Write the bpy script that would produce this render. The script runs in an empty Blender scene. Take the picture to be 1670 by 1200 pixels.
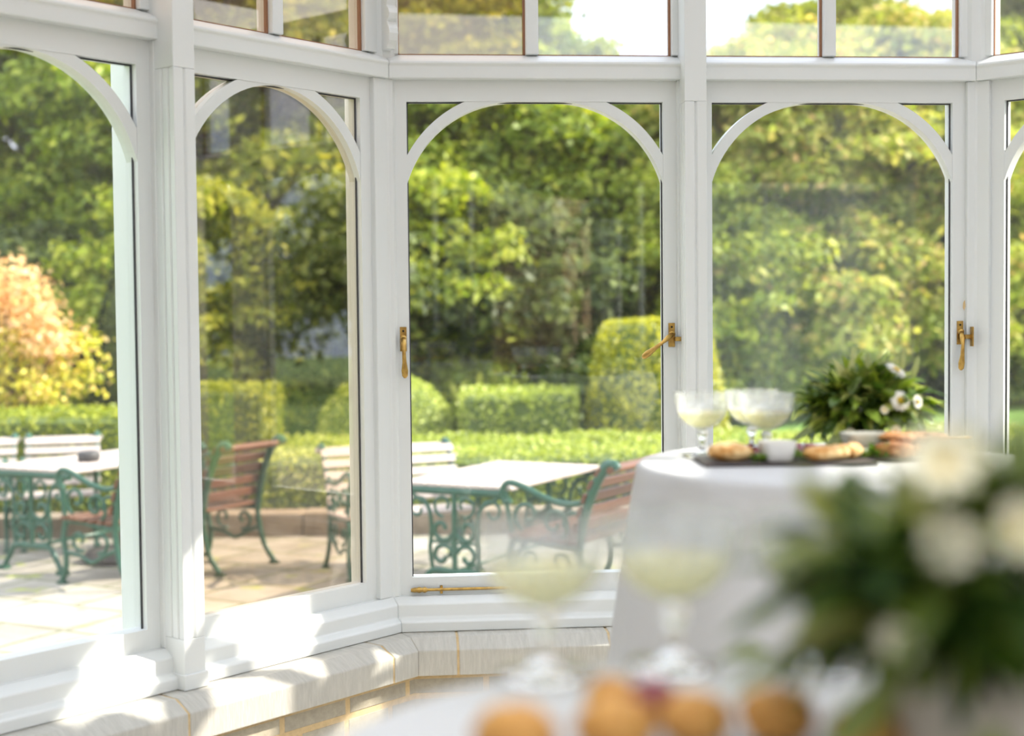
import bpy, math, random
import numpy as np
from mathutils import Matrix, Vector

rnd = random.Random(7)
sc = bpy.context.scene
COL = sc.collection
PI = math.pi

# ------------------------------------------------------------------ camera
CZ = 1.345
F = 50.0 / 36.0 * 1670.0
PITCH, ROLL = 0.0397, -0.0100
FW = Vector((0, math.cos(PITCH), -math.sin(PITCH)))
_up0 = Vector((0, math.sin(PITCH), math.cos(PITCH)))
_rt0 = Vector((1, 0, 0))
RT = math.cos(ROLL) * _rt0 + math.sin(ROLL) * _up0
UP = -math.sin(ROLL) * _rt0 + math.cos(ROLL) * _up0
CAMP = Vector((0, 0, CZ))


def ray(px, py):
    return FW + RT * ((px - 835) / F) - UP * ((py - 600) / F)


def at(px, py, Y):
    """the point seen at pixel px, py that lies Y metres in front of the camera"""
    d = ray(px, py)
    return CAMP + d * (Y / d.y)


def atz(px, py, z):
    d = ray(px, py)
    return CAMP + d * ((z - CZ) / d.z)


cam = bpy.data.cameras.new('camera')
camo = bpy.data.objects.new('camera', cam)
COL.objects.link(camo)
M3 = Matrix((RT, UP, -FW)).transposed()
camo.matrix_world = Matrix.Translation(CAMP) @ M3.to_4x4()
cam.lens = 50
cam.sensor_width = 36
cam.sensor_fit = 'HORIZONTAL'
cam.clip_end = 400
cam.clip_start = 0.02
cam.dof.use_dof = True
cam.dof.focus_distance = 3.75
cam.dof.aperture_fstop = 2.3
sc.camera = camo

# ------------------------------------------------------------------ materials
MAT = {}


def nodes_of(name):
    m = bpy.data.materials.new(name)
    m.use_nodes = True
    nt = m.node_tree
    nt.nodes.clear()
    out = nt.nodes.new('ShaderNodeOutputMaterial')
    MAT[name] = m
    return m, nt, out


def N(nt, kind, **kw):
    n = nt.nodes.new(kind)
    for k, v in kw.items():
        if k in n.inputs:
            n.inputs[k].default_value = v
        else:
            setattr(n, k, v)
    return n


def ramp(nt, stops):
    r = nt.nodes.new('ShaderNodeValToRGB')
    el = r.color_ramp.elements
    while len(el) > 1:
        el.remove(el[-1])
    el[0].position = stops[0][0]
    el[0].color = (*stops[0][1], 1)
    for p, c in stops[1:]:
        e = el.new(p)
        e.color = (*c, 1)
    return r


def pbr(name, col, rough=0.5, metal=0.0, noise=None, bump=None, scale_vec=None, coat=0.0, spec=0.5, sss=0.0):
    """noise=(scale, other colour, low, high): mottled second colour; bump=(scale, strength)"""
    m, nt, out = nodes_of(name)
    b = N(nt, 'ShaderNodeBsdfPrincipled')
    b.inputs['Base Color'].default_value = (*col, 1)
    b.inputs['Roughness'].default_value = rough
    b.inputs['Metallic'].default_value = metal
    b.inputs['Coat Weight'].default_value = coat
    b.inputs['Specular IOR Level'].default_value = spec
    nt.links.new(b.outputs[0], out.inputs[0])
    tc = N(nt, 'ShaderNodeTexCoord')
    mp = N(nt, 'ShaderNodeMapping')
    if scale_vec:
        mp.inputs['Scale'].default_value = scale_vec
    nt.links.new(tc.outputs['Object'], mp.inputs['Vector'])
    if noise:
        s, c2, lo, hi = noise
        nz = N(nt, 'ShaderNodeTexNoise', Scale=s, Detail=5.0, Roughness=0.6)
        nt.links.new(mp.outputs[0], nz.inputs['Vector'])
        r = ramp(nt, [(lo, col), (hi, c2)])
        nt.links.new(nz.outputs['Fac'], r.inputs[0])
        nt.links.new(r.outputs[0], b.inputs['Base Color'])
    if bump:
        s, st = bump
        nz = N(nt, 'ShaderNodeTexNoise', Scale=s, Detail=4.0)
        nt.links.new(mp.outputs[0], nz.inputs['Vector'])
        bp = N(nt, 'ShaderNodeBump', Strength=st, Distance=0.01)
        nt.links.new(nz.outputs['Fac'], bp.inputs['Height'])
        nt.links.new(bp.outputs[0], b.inputs['Normal'])
    return m


def leafmat(name, stops, trans=0.4, rough=0.5, gloss=0.025):
    m, nt, out = nodes_of(name)
    g = N(nt, 'ShaderNodeNewGeometry')
    r = ramp(nt, stops)
    nt.links.new(g.outputs['Random Per Island'], r.inputs[0])
    d = N(nt, 'ShaderNodeBsdfDiffuse')
    t = N(nt, 'ShaderNodeBsdfTranslucent')
    hs = N(nt, 'ShaderNodeHueSaturation', Saturation=1.1, Value=1.25)
    nt.links.new(r.outputs[0], hs.inputs['Color'])
    nt.links.new(r.outputs[0], d.inputs[0])
    nt.links.new(hs.outputs[0], t.inputs[0])
    mx = N(nt, 'ShaderNodeMixShader', Fac=trans)
    nt.links.new(d.outputs[0], mx.inputs[1])
    nt.links.new(t.outputs[0], mx.inputs[2])
    gl = N(nt, 'ShaderNodeBsdfGlossy', Roughness=rough)
    m2 = N(nt, 'ShaderNodeMixShader', Fac=gloss)
    nt.links.new(mx.outputs[0], m2.inputs[1])
    nt.links.new(gl.outputs[0], m2.inputs[2])
    nt.links.new(m2.outputs[0], out.inputs[0])
    return m


def thin_glass(name, f0=0.04, tint=(1, 1, 1), dust=0.0, dust_scale=(14, 14, 1.2), dust_col=(0.9, 0.92, 0.93)):
    """clear sheet: lets light straight through, reflects more at glancing angles, a little dust on the face"""
    m, nt, out = nodes_of(name)
    lw = N(nt, 'ShaderNodeLayerWeight', Blend=0.5)
    p = N(nt, 'ShaderNodeMath', operation='POWER')
    p.inputs[1].default_value = 5
    nt.links.new(lw.outputs['Facing'], p.inputs[0])
    ma = N(nt, 'ShaderNodeMath', operation='MULTIPLY_ADD')
    ma.inputs[1].default_value = 1 - f0
    ma.inputs[2].default_value = f0
    nt.links.new(p.outputs[0], ma.inputs[0])
    tr = N(nt, 'ShaderNodeBsdfTransparent', Color=(*tint, 1))
    gl = N(nt, 'ShaderNodeBsdfGlossy', Roughness=0.0)
    mx = N(nt, 'ShaderNodeMixShader')
    nt.links.new(ma.outputs[0], mx.inputs[0])
    nt.links.new(tr.outputs[0], mx.inputs[1])
    nt.links.new(gl.outputs[0], mx.inputs[2])
    last = mx
    if dust > 0:
        tc = N(nt, 'ShaderNodeTexCoord')
        mp = N(nt, 'ShaderNodeMapping')
        mp.inputs['Scale'].default_value = dust_scale
        nz = N(nt, 'ShaderNodeTexNoise', Scale=1.0, Detail=3.0)
        nt.links.new(tc.outputs['Object'], mp.inputs['Vector'])
        nt.links.new(mp.outputs[0], nz.inputs['Vector'])
        mr = N(nt, 'ShaderNodeMapRange')
        mr.inputs['From Min'].default_value = 0.35
        mr.inputs['From Max'].default_value = 0.75
        mr.inputs['To Min'].default_value = dust * 0.4
        mr.inputs['To Max'].default_value = dust * 1.6
        nt.links.new(nz.outputs['Fac'], mr.inputs['Value'])
        df = N(nt, 'ShaderNodeBsdfDiffuse', Color=(*dust_col, 1))
        ts = N(nt, 'ShaderNodeBsdfTranslucent', Color=(*dust_col, 1))
        md = N(nt, 'ShaderNodeMixShader', Fac=0.5)
        nt.links.new(df.outputs[0], md.inputs[1])
        nt.links.new(ts.outputs[0], md.inputs[2])
        m2 = N(nt, 'ShaderNodeMixShader')
        nt.links.new(mr.outputs[0], m2.inputs[0])
        nt.links.new(mx.outputs[0], m2.inputs[1])
        nt.links.new(md.outputs[0], m2.inputs[2])
        last = m2
    nt.links.new(last.outputs[0], out.inputs[0])
    return m


def stone_courses(name, cols, mortar, bw, bh, ms, bump=0.4, xz=True):
    m, nt, out = nodes_of(name)
    tc = N(nt, 'ShaderNodeTexCoord')
    sx = N(nt, 'ShaderNodeSeparateXYZ')
    nt.links.new(tc.outputs['Object'], sx.inputs[0])
    cx = N(nt, 'ShaderNodeCombineXYZ')
    nt.links.new(sx.outputs['X'], cx.inputs['X'])
    nt.links.new(sx.outputs['Z' if xz else 'Y'], cx.inputs['Y'])
    br = N(nt, 'ShaderNodeTexBrick')
    br.offset = 0.42
    br.squash = 0.72
    br.squash_frequency = 3
    br.inputs['Color1'].default_value = (*cols[0], 1)
    br.inputs['Color2'].default_value = (*cols[1], 1)
    br.inputs['Mortar'].default_value = (*mortar, 1)
    br.inputs['Scale'].default_value = 1
    br.inputs['Mortar Size'].default_value = ms
    br.inputs['Mortar Smooth'].default_value = 0.2
    br.inputs['Brick Width'].default_value = bw
    br.inputs['Row Height'].default_value = bh
    nt.links.new(cx.outputs[0], br.inputs['Vector'])
    nz = N(nt, 'ShaderNodeTexNoise', Scale=45.0, Detail=6.0, Roughness=0.7)
    nt.links.new(tc.outputs['Object'], nz.inputs['Vector'])
    rp = ramp(nt, [(0.3, (0.78, 0.76, 0.72)), (0.7, (1.15, 1.13, 1.1))])
    nt.links.new(nz.outputs['Fac'], rp.inputs[0])
    mu = N(nt, 'ShaderNodeMix', data_type='RGBA', blend_type='MULTIPLY')
    mu.inputs[0].default_value = 0.8
    nt.links.new(br.outputs['Color'], mu.inputs[6])
    nt.links.new(rp.outputs[0], mu.inputs[7])
    b = N(nt, 'ShaderNodeBsdfPrincipled', Roughness=0.85)
    nt.links.new(mu.outputs[2], b.inputs['Base Color'])
    iv = N(nt, 'ShaderNodeMath', operation='SUBTRACT')
    iv.inputs[0].default_value = 1
    nt.links.new(br.outputs['Fac'], iv.inputs[1])
    ad = N(nt, 'ShaderNodeMath', operation='MULTIPLY_ADD')
    ad.inputs[1].default_value = 0.25
    nt.links.new(nz.outputs['Fac'], ad.inputs[0])
    nt.links.new(iv.outputs[0], ad.inputs[2])
    bp = N(nt, 'ShaderNodeBump', Strength=bump, Distance=0.01)
    nt.links.new(ad.outputs[0], bp.inputs['Height'])
    nt.links.new(bp.outputs[0], b.inputs['Normal'])
    nt.links.new(b.outputs[0], out.inputs[0])
    return m


def flagstones(name):
    m, nt, out = nodes_of(name)
    tc = N(nt, 'ShaderNodeTexCoord')
    mp = N(nt, 'ShaderNodeMapping')
    mp.inputs['Rotation'].default_value = (0, 0, 0.5)
    nt.links.new(tc.outputs['Object'], mp.inputs['Vector'])
    br = N(nt, 'ShaderNodeTexBrick')
    br.offset = 0.37
    br.squash = 0.6
    br.squash_frequency = 2
    br.inputs['Color1'].default_value = (0.29, 0.27, 0.235, 1)
    br.inputs['Color2'].default_value = (0.38, 0.355, 0.305, 1)
    br.inputs['Mortar'].default_value = (0.14, 0.15, 0.07, 1)
    br.inputs['Scale'].default_value = 1
    br.inputs['Mortar Size'].default_value = 0.014
    br.inputs['Brick Width'].default_value = 0.72
    br.inputs['Row Height'].default_value = 0.5
    nt.links.new(mp.outputs[0], br.inputs['Vector'])
    nz = N(nt, 'ShaderNodeTexNoise', Scale=2.2, Detail=6.0, Roughness=0.65)
    nt.links.new(tc.outputs['Object'], nz.inputs['Vector'])
    rp = ramp(nt, [(0.35, (0.7, 0.66, 0.6)), (0.65, (1.1, 1.08, 1.05))])
    nt.links.new(nz.outputs['Fac'], rp.inputs[0])
    mu = N(nt, 'ShaderNodeMix', data_type='RGBA', blend_type='MULTIPLY')
    mu.inputs[0].default_value = 1
    nt.links.new(br.outputs['Color'], mu.inputs[6])
    nt.links.new(rp.outputs[0], mu.inputs[7])
    n2 = N(nt, 'ShaderNodeTexNoise', Scale=3.1, Detail=3.0)
    nt.links.new(mp.outputs[0], n2.inputs['Vector'])
    r2 = ramp(nt, [(0.63, (0, 0, 0)), (0.72, (1, 1, 1))])
    nt.links.new(n2.outputs['Fac'], r2.inputs[0])
    m2 = N(nt, 'ShaderNodeMix', data_type='RGBA')
    m2.inputs[7].default_value = (0.33, 0.36, 0.06, 1)
    nt.links.new(r2.outputs[0], m2.inputs[0])
    nt.links.new(mu.outputs[2], m2.inputs[6])
    b = N(nt, 'ShaderNodeBsdfPrincipled', Roughness=0.8)
    nt.links.new(m2.outputs[2], b.inputs['Base Color'])
    bp = N(nt, 'ShaderNodeBump', Strength=0.3, Distance=0.01)
    nt.links.new(br.outputs['Fac'], bp.inputs['Height'])
    bp.invert = True
    nt.links.new(bp.outputs[0], b.inputs['Normal'])
    nt.links.new(b.outputs[0], out.inputs[0])
    return m


pbr('paint', (0.745, 0.765, 0.755), 0.35, bump=(18, 0.04))
pbr('bead_brown', (0.30, 0.14, 0.07), 0.55)
pbr('rubber', (0.05, 0.05, 0.055), 0.6)
pbr('brass', (0.58, 0.37, 0.11), 0.34, 1.0, noise=(60, (0.30, 0.17, 0.05), 0.38, 0.78))
pbr('dark_hole', (0.02, 0.015, 0.01), 0.9)
pbr('coping', (0.46, 0.445, 0.40), 0.85, noise=(16, (0.55, 0.53, 0.48), 0.35, 0.7), bump=(28, 0.22), scale_vec=(6, 1, 1))
pbr('mortar', (0.56, 0.40, 0.20), 0.95, noise=(40, (0.66, 0.52, 0.32), 0.3, 0.7), bump=(90, 0.4))
stone_courses('stone_wall', ((0.47, 0.43, 0.34), (0.36, 0.33, 0.27)), (0.60, 0.45, 0.25), 0.215, 0.083, 0.009, 0.5)
pbr('panel_dark', (0.17, 0.115, 0.075), 0.7, noise=(3, (0.13, 0.09, 0.06), 0.3, 0.7))
stone_courses('stone_pier', ((0.80, 0.66, 0.44), (0.66, 0.46, 0.24)), (0.30, 0.24, 0.17), 0.26, 0.12, 0.008, 0.6)
flagstones('flagstone')
pbr('kerb_stone', (0.27, 0.215, 0.155), 0.9, noise=(6, (0.15, 0.11, 0.07), 0.4, 0.7), bump=(30, 0.5))
pbr('floor_stone', (0.50, 0.48, 0.44), 0.5, noise=(6, (0.58, 0.56, 0.52), 0.3, 0.7))
pbr('timber', (0.52, 0.31, 0.19), 0.6, noise=(5, (0.38, 0.21, 0.12), 0.35, 0.7), scale_vec=(14, 1, 14), bump=(30, 0.2))
pbr('panel_wall', (0.60, 0.56, 0.49), 0.7, noise=(3, (0.54, 0.5, 0.43), 0.3, 0.7))
pbr('iron_green', (0.013, 0.072, 0.040), 0.30, 0.0, noise=(25, (0.02, 0.092, 0.056), 0.4, 0.7))
pbr('slat_wood', (0.15, 0.052, 0.02), 0.42, noise=(4, (0.09, 0.034, 0.014), 0.35, 0.7), scale_vec=(1, 14, 14))
pbr('slat_grey', (0.52, 0.45, 0.41), 0.5, noise=(4, (0.42, 0.34, 0.30), 0.35, 0.7), scale_vec=(1, 14, 14))
pbr('ashtray', (0.055, 0.052, 0.052), 0.6, bump=(60, 0.2))
pbr('cast_base', (0.075, 0.062, 0.052), 0.7, bump=(30, 0.3))
pbr('soil', (0.055, 0.045, 0.025), 0.95, noise=(2, (0.10, 0.09, 0.03), 0.4, 0.7))
pbr('lawn', (0.10, 0.22, 0.03), 0.9, noise=(1.2, (0.18, 0.32, 0.05), 0.35, 0.7), bump=(60, 0.5))
pbr('bark', (0.10, 0.075, 0.05), 0.9, bump=(14, 0.8), noise=(8, (0.17, 0.13, 0.09), 0.4, 0.7))
pbr('hedge_core', (0.10, 0.14, 0.03), 0.9)
pbr('linen', (0.535, 0.54, 0.55), 0.85, bump=(500, 0.06))
pbr('steel', (0.5, 0.5, 0.5), 0.35, 1.0)
pbr('slate', (0.045, 0.035, 0.035), 0.55, noise=(14, (0.075, 0.06, 0.055), 0.4, 0.7), bump=(40, 0.3))
pbr('bread', (0.58, 0.27, 0.06), 0.6, noise=(38, (0.82, 0.58, 0.28), 0.40, 0.60), bump=(60, 0.8))
pbr('bread_pale', (0.78, 0.58, 0.32), 0.7, noise=(30, (0.62, 0.36, 0.13), 0.45, 0.75), bump=(50, 0.4))
pbr('chicken', (0.36, 0.12, 0.03), 0.5, noise=(70, (0.62, 0.32, 0.11), 0.40, 0.68), bump=(90, 1.0))
pbr('arancini', (0.50, 0.22, 0.04), 0.6, noise=(60, (0.70, 0.38, 0.10), 0.35, 0.7), bump=(120, 0.6))
pbr('fruit_red', (0.22, 0.02, 0.03), 0.3, coat=0.3)
pbr('beetroot', (0.24, 0.03, 0.04), 0.4)
pbr('porcelain', (0.80, 0.79, 0.76), 0.25)
pbr('grey_bowl', (0.60, 0.60, 0.54), 0.4)
pbr('dip', (0.80, 0.76, 0.66), 0.4)
pbr('stick', (0.62, 0.44, 0.22), 0.6)
pbr('vase_grey', (0.52, 0.47, 0.40), 0.6)
pbr('vase_white', (0.75, 0.73, 0.68), 0.4)
pbr('petal', (0.86, 0.82, 0.62), 0.6)
pbr('petal_white', (0.88, 0.86, 0.78), 0.6)
pbr('flower_disc', (0.62, 0.42, 0.03), 0.8, bump=(300, 0.6))
pbr('stem', (0.14, 0.25, 0.05), 0.6)
pbr('dress_fabric', (0.62, 0.70, 0.78), 0.8)
pbr('chair_grey', (0.32, 0.33, 0.34), 0.6)
thin_glass('window_glass', 0.05, (0.985, 0.99, 0.985), dust=0.008)
thin_glass('streaky_glass', 0.05, (0.985, 0.99, 0.985), dust=0.03, dust_scale=(9, 9, 0.9))
thin_glass('top_glass', 0.09, (0.97, 0.96, 0.96), dust=0.02)
thin_glass('brown_reflection_glass', 0.075, (0.90, 0.83, 0.75), dust=0.008)  # brown reflections on the pane are put into the tint
thin_glass('brown_reflection_top_glass', 0.10, (0.84, 0.72, 0.62), dust=0.02)  # tint paints in the brown reflections of the upper panes
thin_glass('roof_glass', 0.04, (0.97, 0.98, 0.98))
thin_glass('coupe_glass', 0.10, (0.97, 0.98, 0.98), dust=0.19, dust_scale=(90, 90, 30))
leafmat('leaf_tree', [(0, (0.10, 0.15, 0.015)), (0.5, (0.24, 0.32, 0.035)), (0.85, (0.42, 0.48, 0.06)), (1, (0.62, 0.60, 0.10))], 0.45)
leafmat('leaf_dark', [(0, (0.08, 0.12, 0.016)), (0.6, (0.18, 0.23, 0.034)), (1, (0.38, 0.41, 0.06))], 0.35)
leafmat('leaf_mid', [(0, (0.14, 0.20, 0.018)), (0.5, (0.31, 0.38, 0.04)), (1, (0.58, 0.58, 0.09))], 0.45)
leafmat('leaf_gold', [(0, (0.22, 0.28, 0.04)), (0.5, (0.42, 0.46, 0.08)), (0.9, (0.64, 0.56, 0.15)), (1, (0.75, 0.48, 0.2))], 0.45)
leafmat('leaf_yellow', [(0, (0.36, 0.42, 0.05)), (0.4, (0.66, 0.64, 0.07)), (0.75, (0.78, 0.66, 0.12)), (1, (0.80, 0.56, 0.26))], 0.4)
leafmat('leaf_orange', [(0, (0.70, 0.42, 0.18)), (0.5, (0.84, 0.58, 0.34)), (1, (0.86, 0.70, 0.30))], 0.4)
leafmat('leaf_shade', [(0, (0.035, 0.06, 0.014)), (0.6, (0.085, 0.12, 0.028)), (1, (0.19, 0.23, 0.05))], 0.3)
leafmat('leaf_yew', [(0, (0.014, 0.026, 0.008)), (0.6, (0.035, 0.055, 0.014)), (1, (0.08, 0.11, 0.025))], 0.2)
leafmat('leaf_hedge', [(0, (0.12, 0.17, 0.015)), (0.5, (0.27, 0.32, 0.03)), (1, (0.47, 0.48, 0.06))], 0.3, 0.45, 0.03)
leafmat('leaf_box', [(0, (0.18, 0.25, 0.03)), (0.5, (0.36, 0.42, 0.06)), (0.9, (0.56, 0.60, 0.13)), (1, (0.70, 0.72, 0.32))], 0.3, 0.45, 0.03)
leafmat('leaf_topiary', [(0, (0.15, 0.19, 0.01)), (0.5, (0.40, 0.40, 0.016)), (1, (0.75, 0.68, 0.035))], 0.35, 0.4, 0.06)
leafmat('leaf_bouquet', [(0, (0.045, 0.10, 0.015)), (0.55, (0.12, 0.20, 0.026)), (0.85, (0.28, 0.38, 0.045)), (1, (0.48, 0.52, 0.09))], 0.3, 0.35, 0.08)
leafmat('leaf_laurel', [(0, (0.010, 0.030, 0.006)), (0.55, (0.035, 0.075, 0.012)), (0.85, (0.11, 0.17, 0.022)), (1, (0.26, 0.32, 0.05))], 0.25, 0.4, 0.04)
leafmat('leaf_olive', [(0, (0.098, 0.154, 0.028)), (0.5, (0.224, 0.266, 0.056)), (1, (0.420, 0.420, 0.140))], 0.35, 0.35, 0.06)
leafmat('salad', [(0, (0.090, 0.200, 0.020)), (1, (0.250, 0.380, 0.060))], 0.4, 0.3, 0.08)


def wine_material():
    m, nt, out = nodes_of('wine')
    tr = N(nt, 'ShaderNodeBsdfTransparent', Color=(0.96, 0.93, 0.66, 1))
    df = N(nt, 'ShaderNodeBsdfTranslucent', Color=(0.99, 0.97, 0.74, 1))
    d2 = N(nt, 'ShaderNodeBsdfDiffuse', Color=(0.99, 0.97, 0.74, 1))
    a = N(nt, 'ShaderNodeMixShader', Fac=0.5)
    nt.links.new(df.outputs[0], a.inputs[1])
    nt.links.new(d2.outputs[0], a.inputs[2])
    b = N(nt, 'ShaderNodeMixShader', Fac=0.42)
    nt.links.new(tr.outputs[0], b.inputs[1])
    nt.links.new(a.outputs[0], b.inputs[2])
    nt.links.new(b.outputs[0], out.inputs[0])


wine_material()


def sheer_material():
    m, nt, out = nodes_of('sheer')
    a = N(nt, 'ShaderNodeBsdfTranslucent', Color=(0.75, 0.77, 0.78, 1))
    b = N(nt, 'ShaderNodeBsdfDiffuse', Color=(0.75, 0.77, 0.78, 1))
    c = N(nt, 'ShaderNodeMixShader', Fac=0.5)
    nt.links.new(a.outputs[0], c.inputs[1])
    nt.links.new(b.outputs[0], c.inputs[2])
    nt.links.new(c.outputs[0], out.inputs[0])


sheer_material()


def diffuser_material(name, col, mix):
    m, nt, out = nodes_of(name)
    a = N(nt, 'ShaderNodeBsdfTranslucent', Color=(*col, 1))
    b = N(nt, 'ShaderNodeBsdfDiffuse', Color=(0.70, 0.68, 0.62, 1))
    c = N(nt, 'ShaderNodeMixShader', Fac=mix)
    nt.links.new(a.outputs[0], c.inputs[1])
    nt.links.new(b.outputs[0], c.inputs[2])
    nt.links.new(c.outputs[0], out.inputs[0])


diffuser_material('diffuser', (0.50, 0.52, 0.56), 0.35)  # sheet added out of view to keep direct sun off the bay
diffuser_material('thin_diffuser', (0.86, 0.87, 0.88), 0.2)  # lets more sun through, added to brighten the near table


def solid_glass():
    m, nt, out = nodes_of('stem_glass')
    g = N(nt, 'ShaderNodeBsdfGlass', Roughness=0.02, IOR=1.45)
    nt.links.new(g.outputs[0], out.inputs[0])


solid_glass()


# ------------------------------------------------------------------ mesh helpers
class MB:
    def __init__(s):
        s.v = []
        s.f = []

    def add(s, vs, fs):
        b = len(s.v)
        s.v.extend(tuple(p) for p in vs)
        s.f.extend(tuple(b + i for i in q) for q in fs)
        return s

    def box(s, x0, x1, y0, y1, z0, z1):
        vs = [(x0, y0, z0), (x1, y0, z0), (x1, y1, z0), (x0, y1, z0), (x0, y0, z1), (x1, y0, z1), (x1, y1, z1), (x0, y1, z1)]
        return s.add(vs, [(0, 3, 2, 1), (4, 5, 6, 7), (0, 1, 5, 4), (1, 2, 6, 5), (2, 3, 7, 6), (3, 0, 4, 7)])

    def prism(s, poly, fn, d0, d1):
        """poly of 2D points, fn(a, b, d) places it; extruded from d0 to d1"""
        n = len(poly)
        vs = [fn(a, b, d0) for a, b in poly] + [fn(a, b, d1) for a, b in poly]
        fs = [tuple(range(n - 1, -1, -1)), tuple(range(n, 2 * n))]
        fs += [(i, (i + 1) % n, n + (i + 1) % n, n + i) for i in range(n)]
        return s.add(vs, fs)

    def strip(s, outer, inner, fn, d0, d1):
        """band between two equally long 2D polylines, extruded"""
        n = len(outer)
        vs = []
        for d in (d0, d1):
            vs += [fn(a, b, d) for a, b in outer] + [fn(a, b, d) for a, b in inner]
        fs = []
        o0, i0, o1, i1 = 0, n, 2 * n, 3 * n
        for k in range(n - 1):
            fs += [(o0 + k, o0 + k + 1, i0 + k + 1, i0 + k), (o1 + k + 1, o1 + k, i1 + k, i1 + k + 1),
                   (o0 + k + 1, o0 + k, o1 + k, o1 + k + 1), (i0 + k, i0 + k + 1, i1 + k + 1, i1 + k)]
        fs += [(o0, i0, i1, o1), (o0 + n - 1, o1 + n - 1, i1 + n - 1, i0 + n - 1)]
        return s.add(vs, fs)

    def tube(s, pts, r, seg=8, flat=None, cap=True):
        """round bar through pts; r a number or one per point; flat=(axis, factor) squeezes along a world axis"""
        P = [Vector(p) for p in pts]
        n = len(P)
        R = r if hasattr(r, '__len__') else [r] * n
        T = [(P[min(i + 1, n - 1)] - P[max(i - 1, 0)]).normalized() for i in range(n)]
        u = T[0].cross(Vector((0, 0, 1)))
        if u.length < 1e-3:
            u = T[0].cross(Vector((1, 0, 0)))
        u.normalize()
        b = len(s.v)
        for i in range(n):
            u = (u - T[i] * u.dot(T[i]))
            if u.length < 1e-6:
                u = T[i].orthogonal()
            u.normalize()
            w = T[i].cross(u)
            for k in range(seg):
                a = 2 * PI * k / seg
                o = (u * math.cos(a) + w * math.sin(a)) * R[i]
                if flat:
                    o[flat[0]] *= flat[1]
                s.v.append(tuple(P[i] + o))
        for i in range(n - 1):
            for k in range(seg):
                k2 = (k + 1) % seg
                s.f.append((b + i * seg + k, b + i * seg + k2, b + (i + 1) * seg + k2, b + (i + 1) * seg + k))
        if cap:
            s.f.append(tuple(b + k for k in range(seg - 1, -1, -1)))
            s.f.append(tuple(b + (n - 1) * seg + k for k in range(seg)))
        return s

    def lathe(s, prof, seg=32, c=(0, 0, 0)):
        b = len(s.v)
        n = len(prof)
        for r, z in prof:
            for k in range(seg):
                a = 2 * PI * k / seg
                s.v.append((c[0] + r * math.cos(a), c[1] + r * math.sin(a), c[2] + z))
        for i in range(n - 1):
            for k in range(seg):
                k2 = (k + 1) % seg
                s.f.append((b + i * seg + k, b + i * seg + k2, b + (i + 1) * seg + k2, b + (i + 1) * seg + k))
        if prof[0][0] > 1e-6:
            s.f.append(tuple(b + k for k in range(seg - 1, -1, -1)))
        if prof[-1][0] > 1e-6:
            s.f.append(tuple(b + (n - 1) * seg + k for k in range(seg)))
        return s

    def blob(s, c, r, seg=14, rings=9, lump=0.0, seed=0, rot=0.0):
        """lumpy ellipsoid"""
        q = random.Random(seed)
        ph = [(q.uniform(0, 6.3), q.uniform(0, 6.3), q.uniform(1.5, 4)) for _ in range(4)]
        b = len(s.v)
        cr, sr = math.cos(rot), math.sin(rot)
        for i in range(rings + 1):
            t = PI * i / rings
            for k in range(seg):
                a = 2 * PI * k / seg
                d = Vector((math.sin(t) * math.cos(a), math.sin(t) * math.sin(a), math.cos(t)))
                m = 1 + lump * sum(math.sin(f * d.x * 2 + p1) * math.cos(f * d.y * 2 + p2 + d.z * 2) for p1, p2, f in ph) / 2
                x, y = d.x * r[0] * m, d.y * r[1] * m
                s.v.append((c[0] + x * cr - y * sr, c[1] + x * sr + y * cr, c[2] + d.z * r[2] * m))
        for i in range(rings):
            for k in range(seg):
                k2 = (k + 1) % seg
                s.f.append((b + i * seg + k, b + (i + 1) * seg + k, b + (i + 1) * seg + k2, b + i * seg + k2))
        return s

    def leaf(s, base, direc, up, L, W, bend=0.25, n=5):
        """pointed curved leaf"""
        d = Vector(direc).normalized()
        upv = Vector(up)
        side = d.cross(upv)
        if side.length < 1e-4:
            side = d.orthogonal()
        side.normalize()
        nrm = side.cross(d).normalized()
        b = len(s.v)
        base = Vector(base)
        for i in range(n + 1):
            t = i / n
            w = W * (math.sin(PI * (t ** 0.75)) * 0.5 + 0.02)
            c = base + d * (L * t) - nrm * (bend * L * t * t)
            s.v.append(tuple(c + side * w + nrm * (w * 0.25)))
            s.v.append(tuple(c))
            s.v.append(tuple(c - side * w + nrm * (w * 0.25)))
        for i in range(n):
            a = b + i * 3
            s.f.append((a, a + 3, a + 4, a + 1))
            s.f.append((a + 1, a + 4, a + 5, a + 2))
        return s

    def build(s, name, mat, parent=None, smooth=False, bevel=0.0, seg=2, autosmooth=None):
        me = bpy.data.meshes.new(name)
        me.from_pydata(s.v, [], s.f)
        me.update()
        o = bpy.data.objects.new(name, me)
        COL.objects.link(o)
        if mat:
            me.materials.append(MAT[mat])
        if smooth:
            me.polygons.foreach_set('use_smooth', [True] * len(me.polygons))
        if autosmooth:
            me.set_sharp_from_angle(angle=math.radians(autosmooth))
        if bevel:
            m = o.modifiers.new('bevel', 'BEVEL')
            m.width = bevel
            m.segments = seg
            m.limit_method = 'ANGLE'
            m.angle_limit = math.radians(40)
        if parent:
            o.parent = parent
        return o


def tag(o, label, cat, group=None, kind=None):
    o['label'] = label
    if cat:
        o['category'] = cat
    if group:
        o['group'] = group
    if kind:
        o['kind'] = kind
    return o


def empty(name, loc=(0, 0, 0), rz=0.0):
    o = bpy.data.objects.new(name, None)
    COL.objects.link(o)
    o.location = loc
    o.rotation_euler = (0, 0, rz)
    o.empty_display_size = 0.1
    return o


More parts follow.
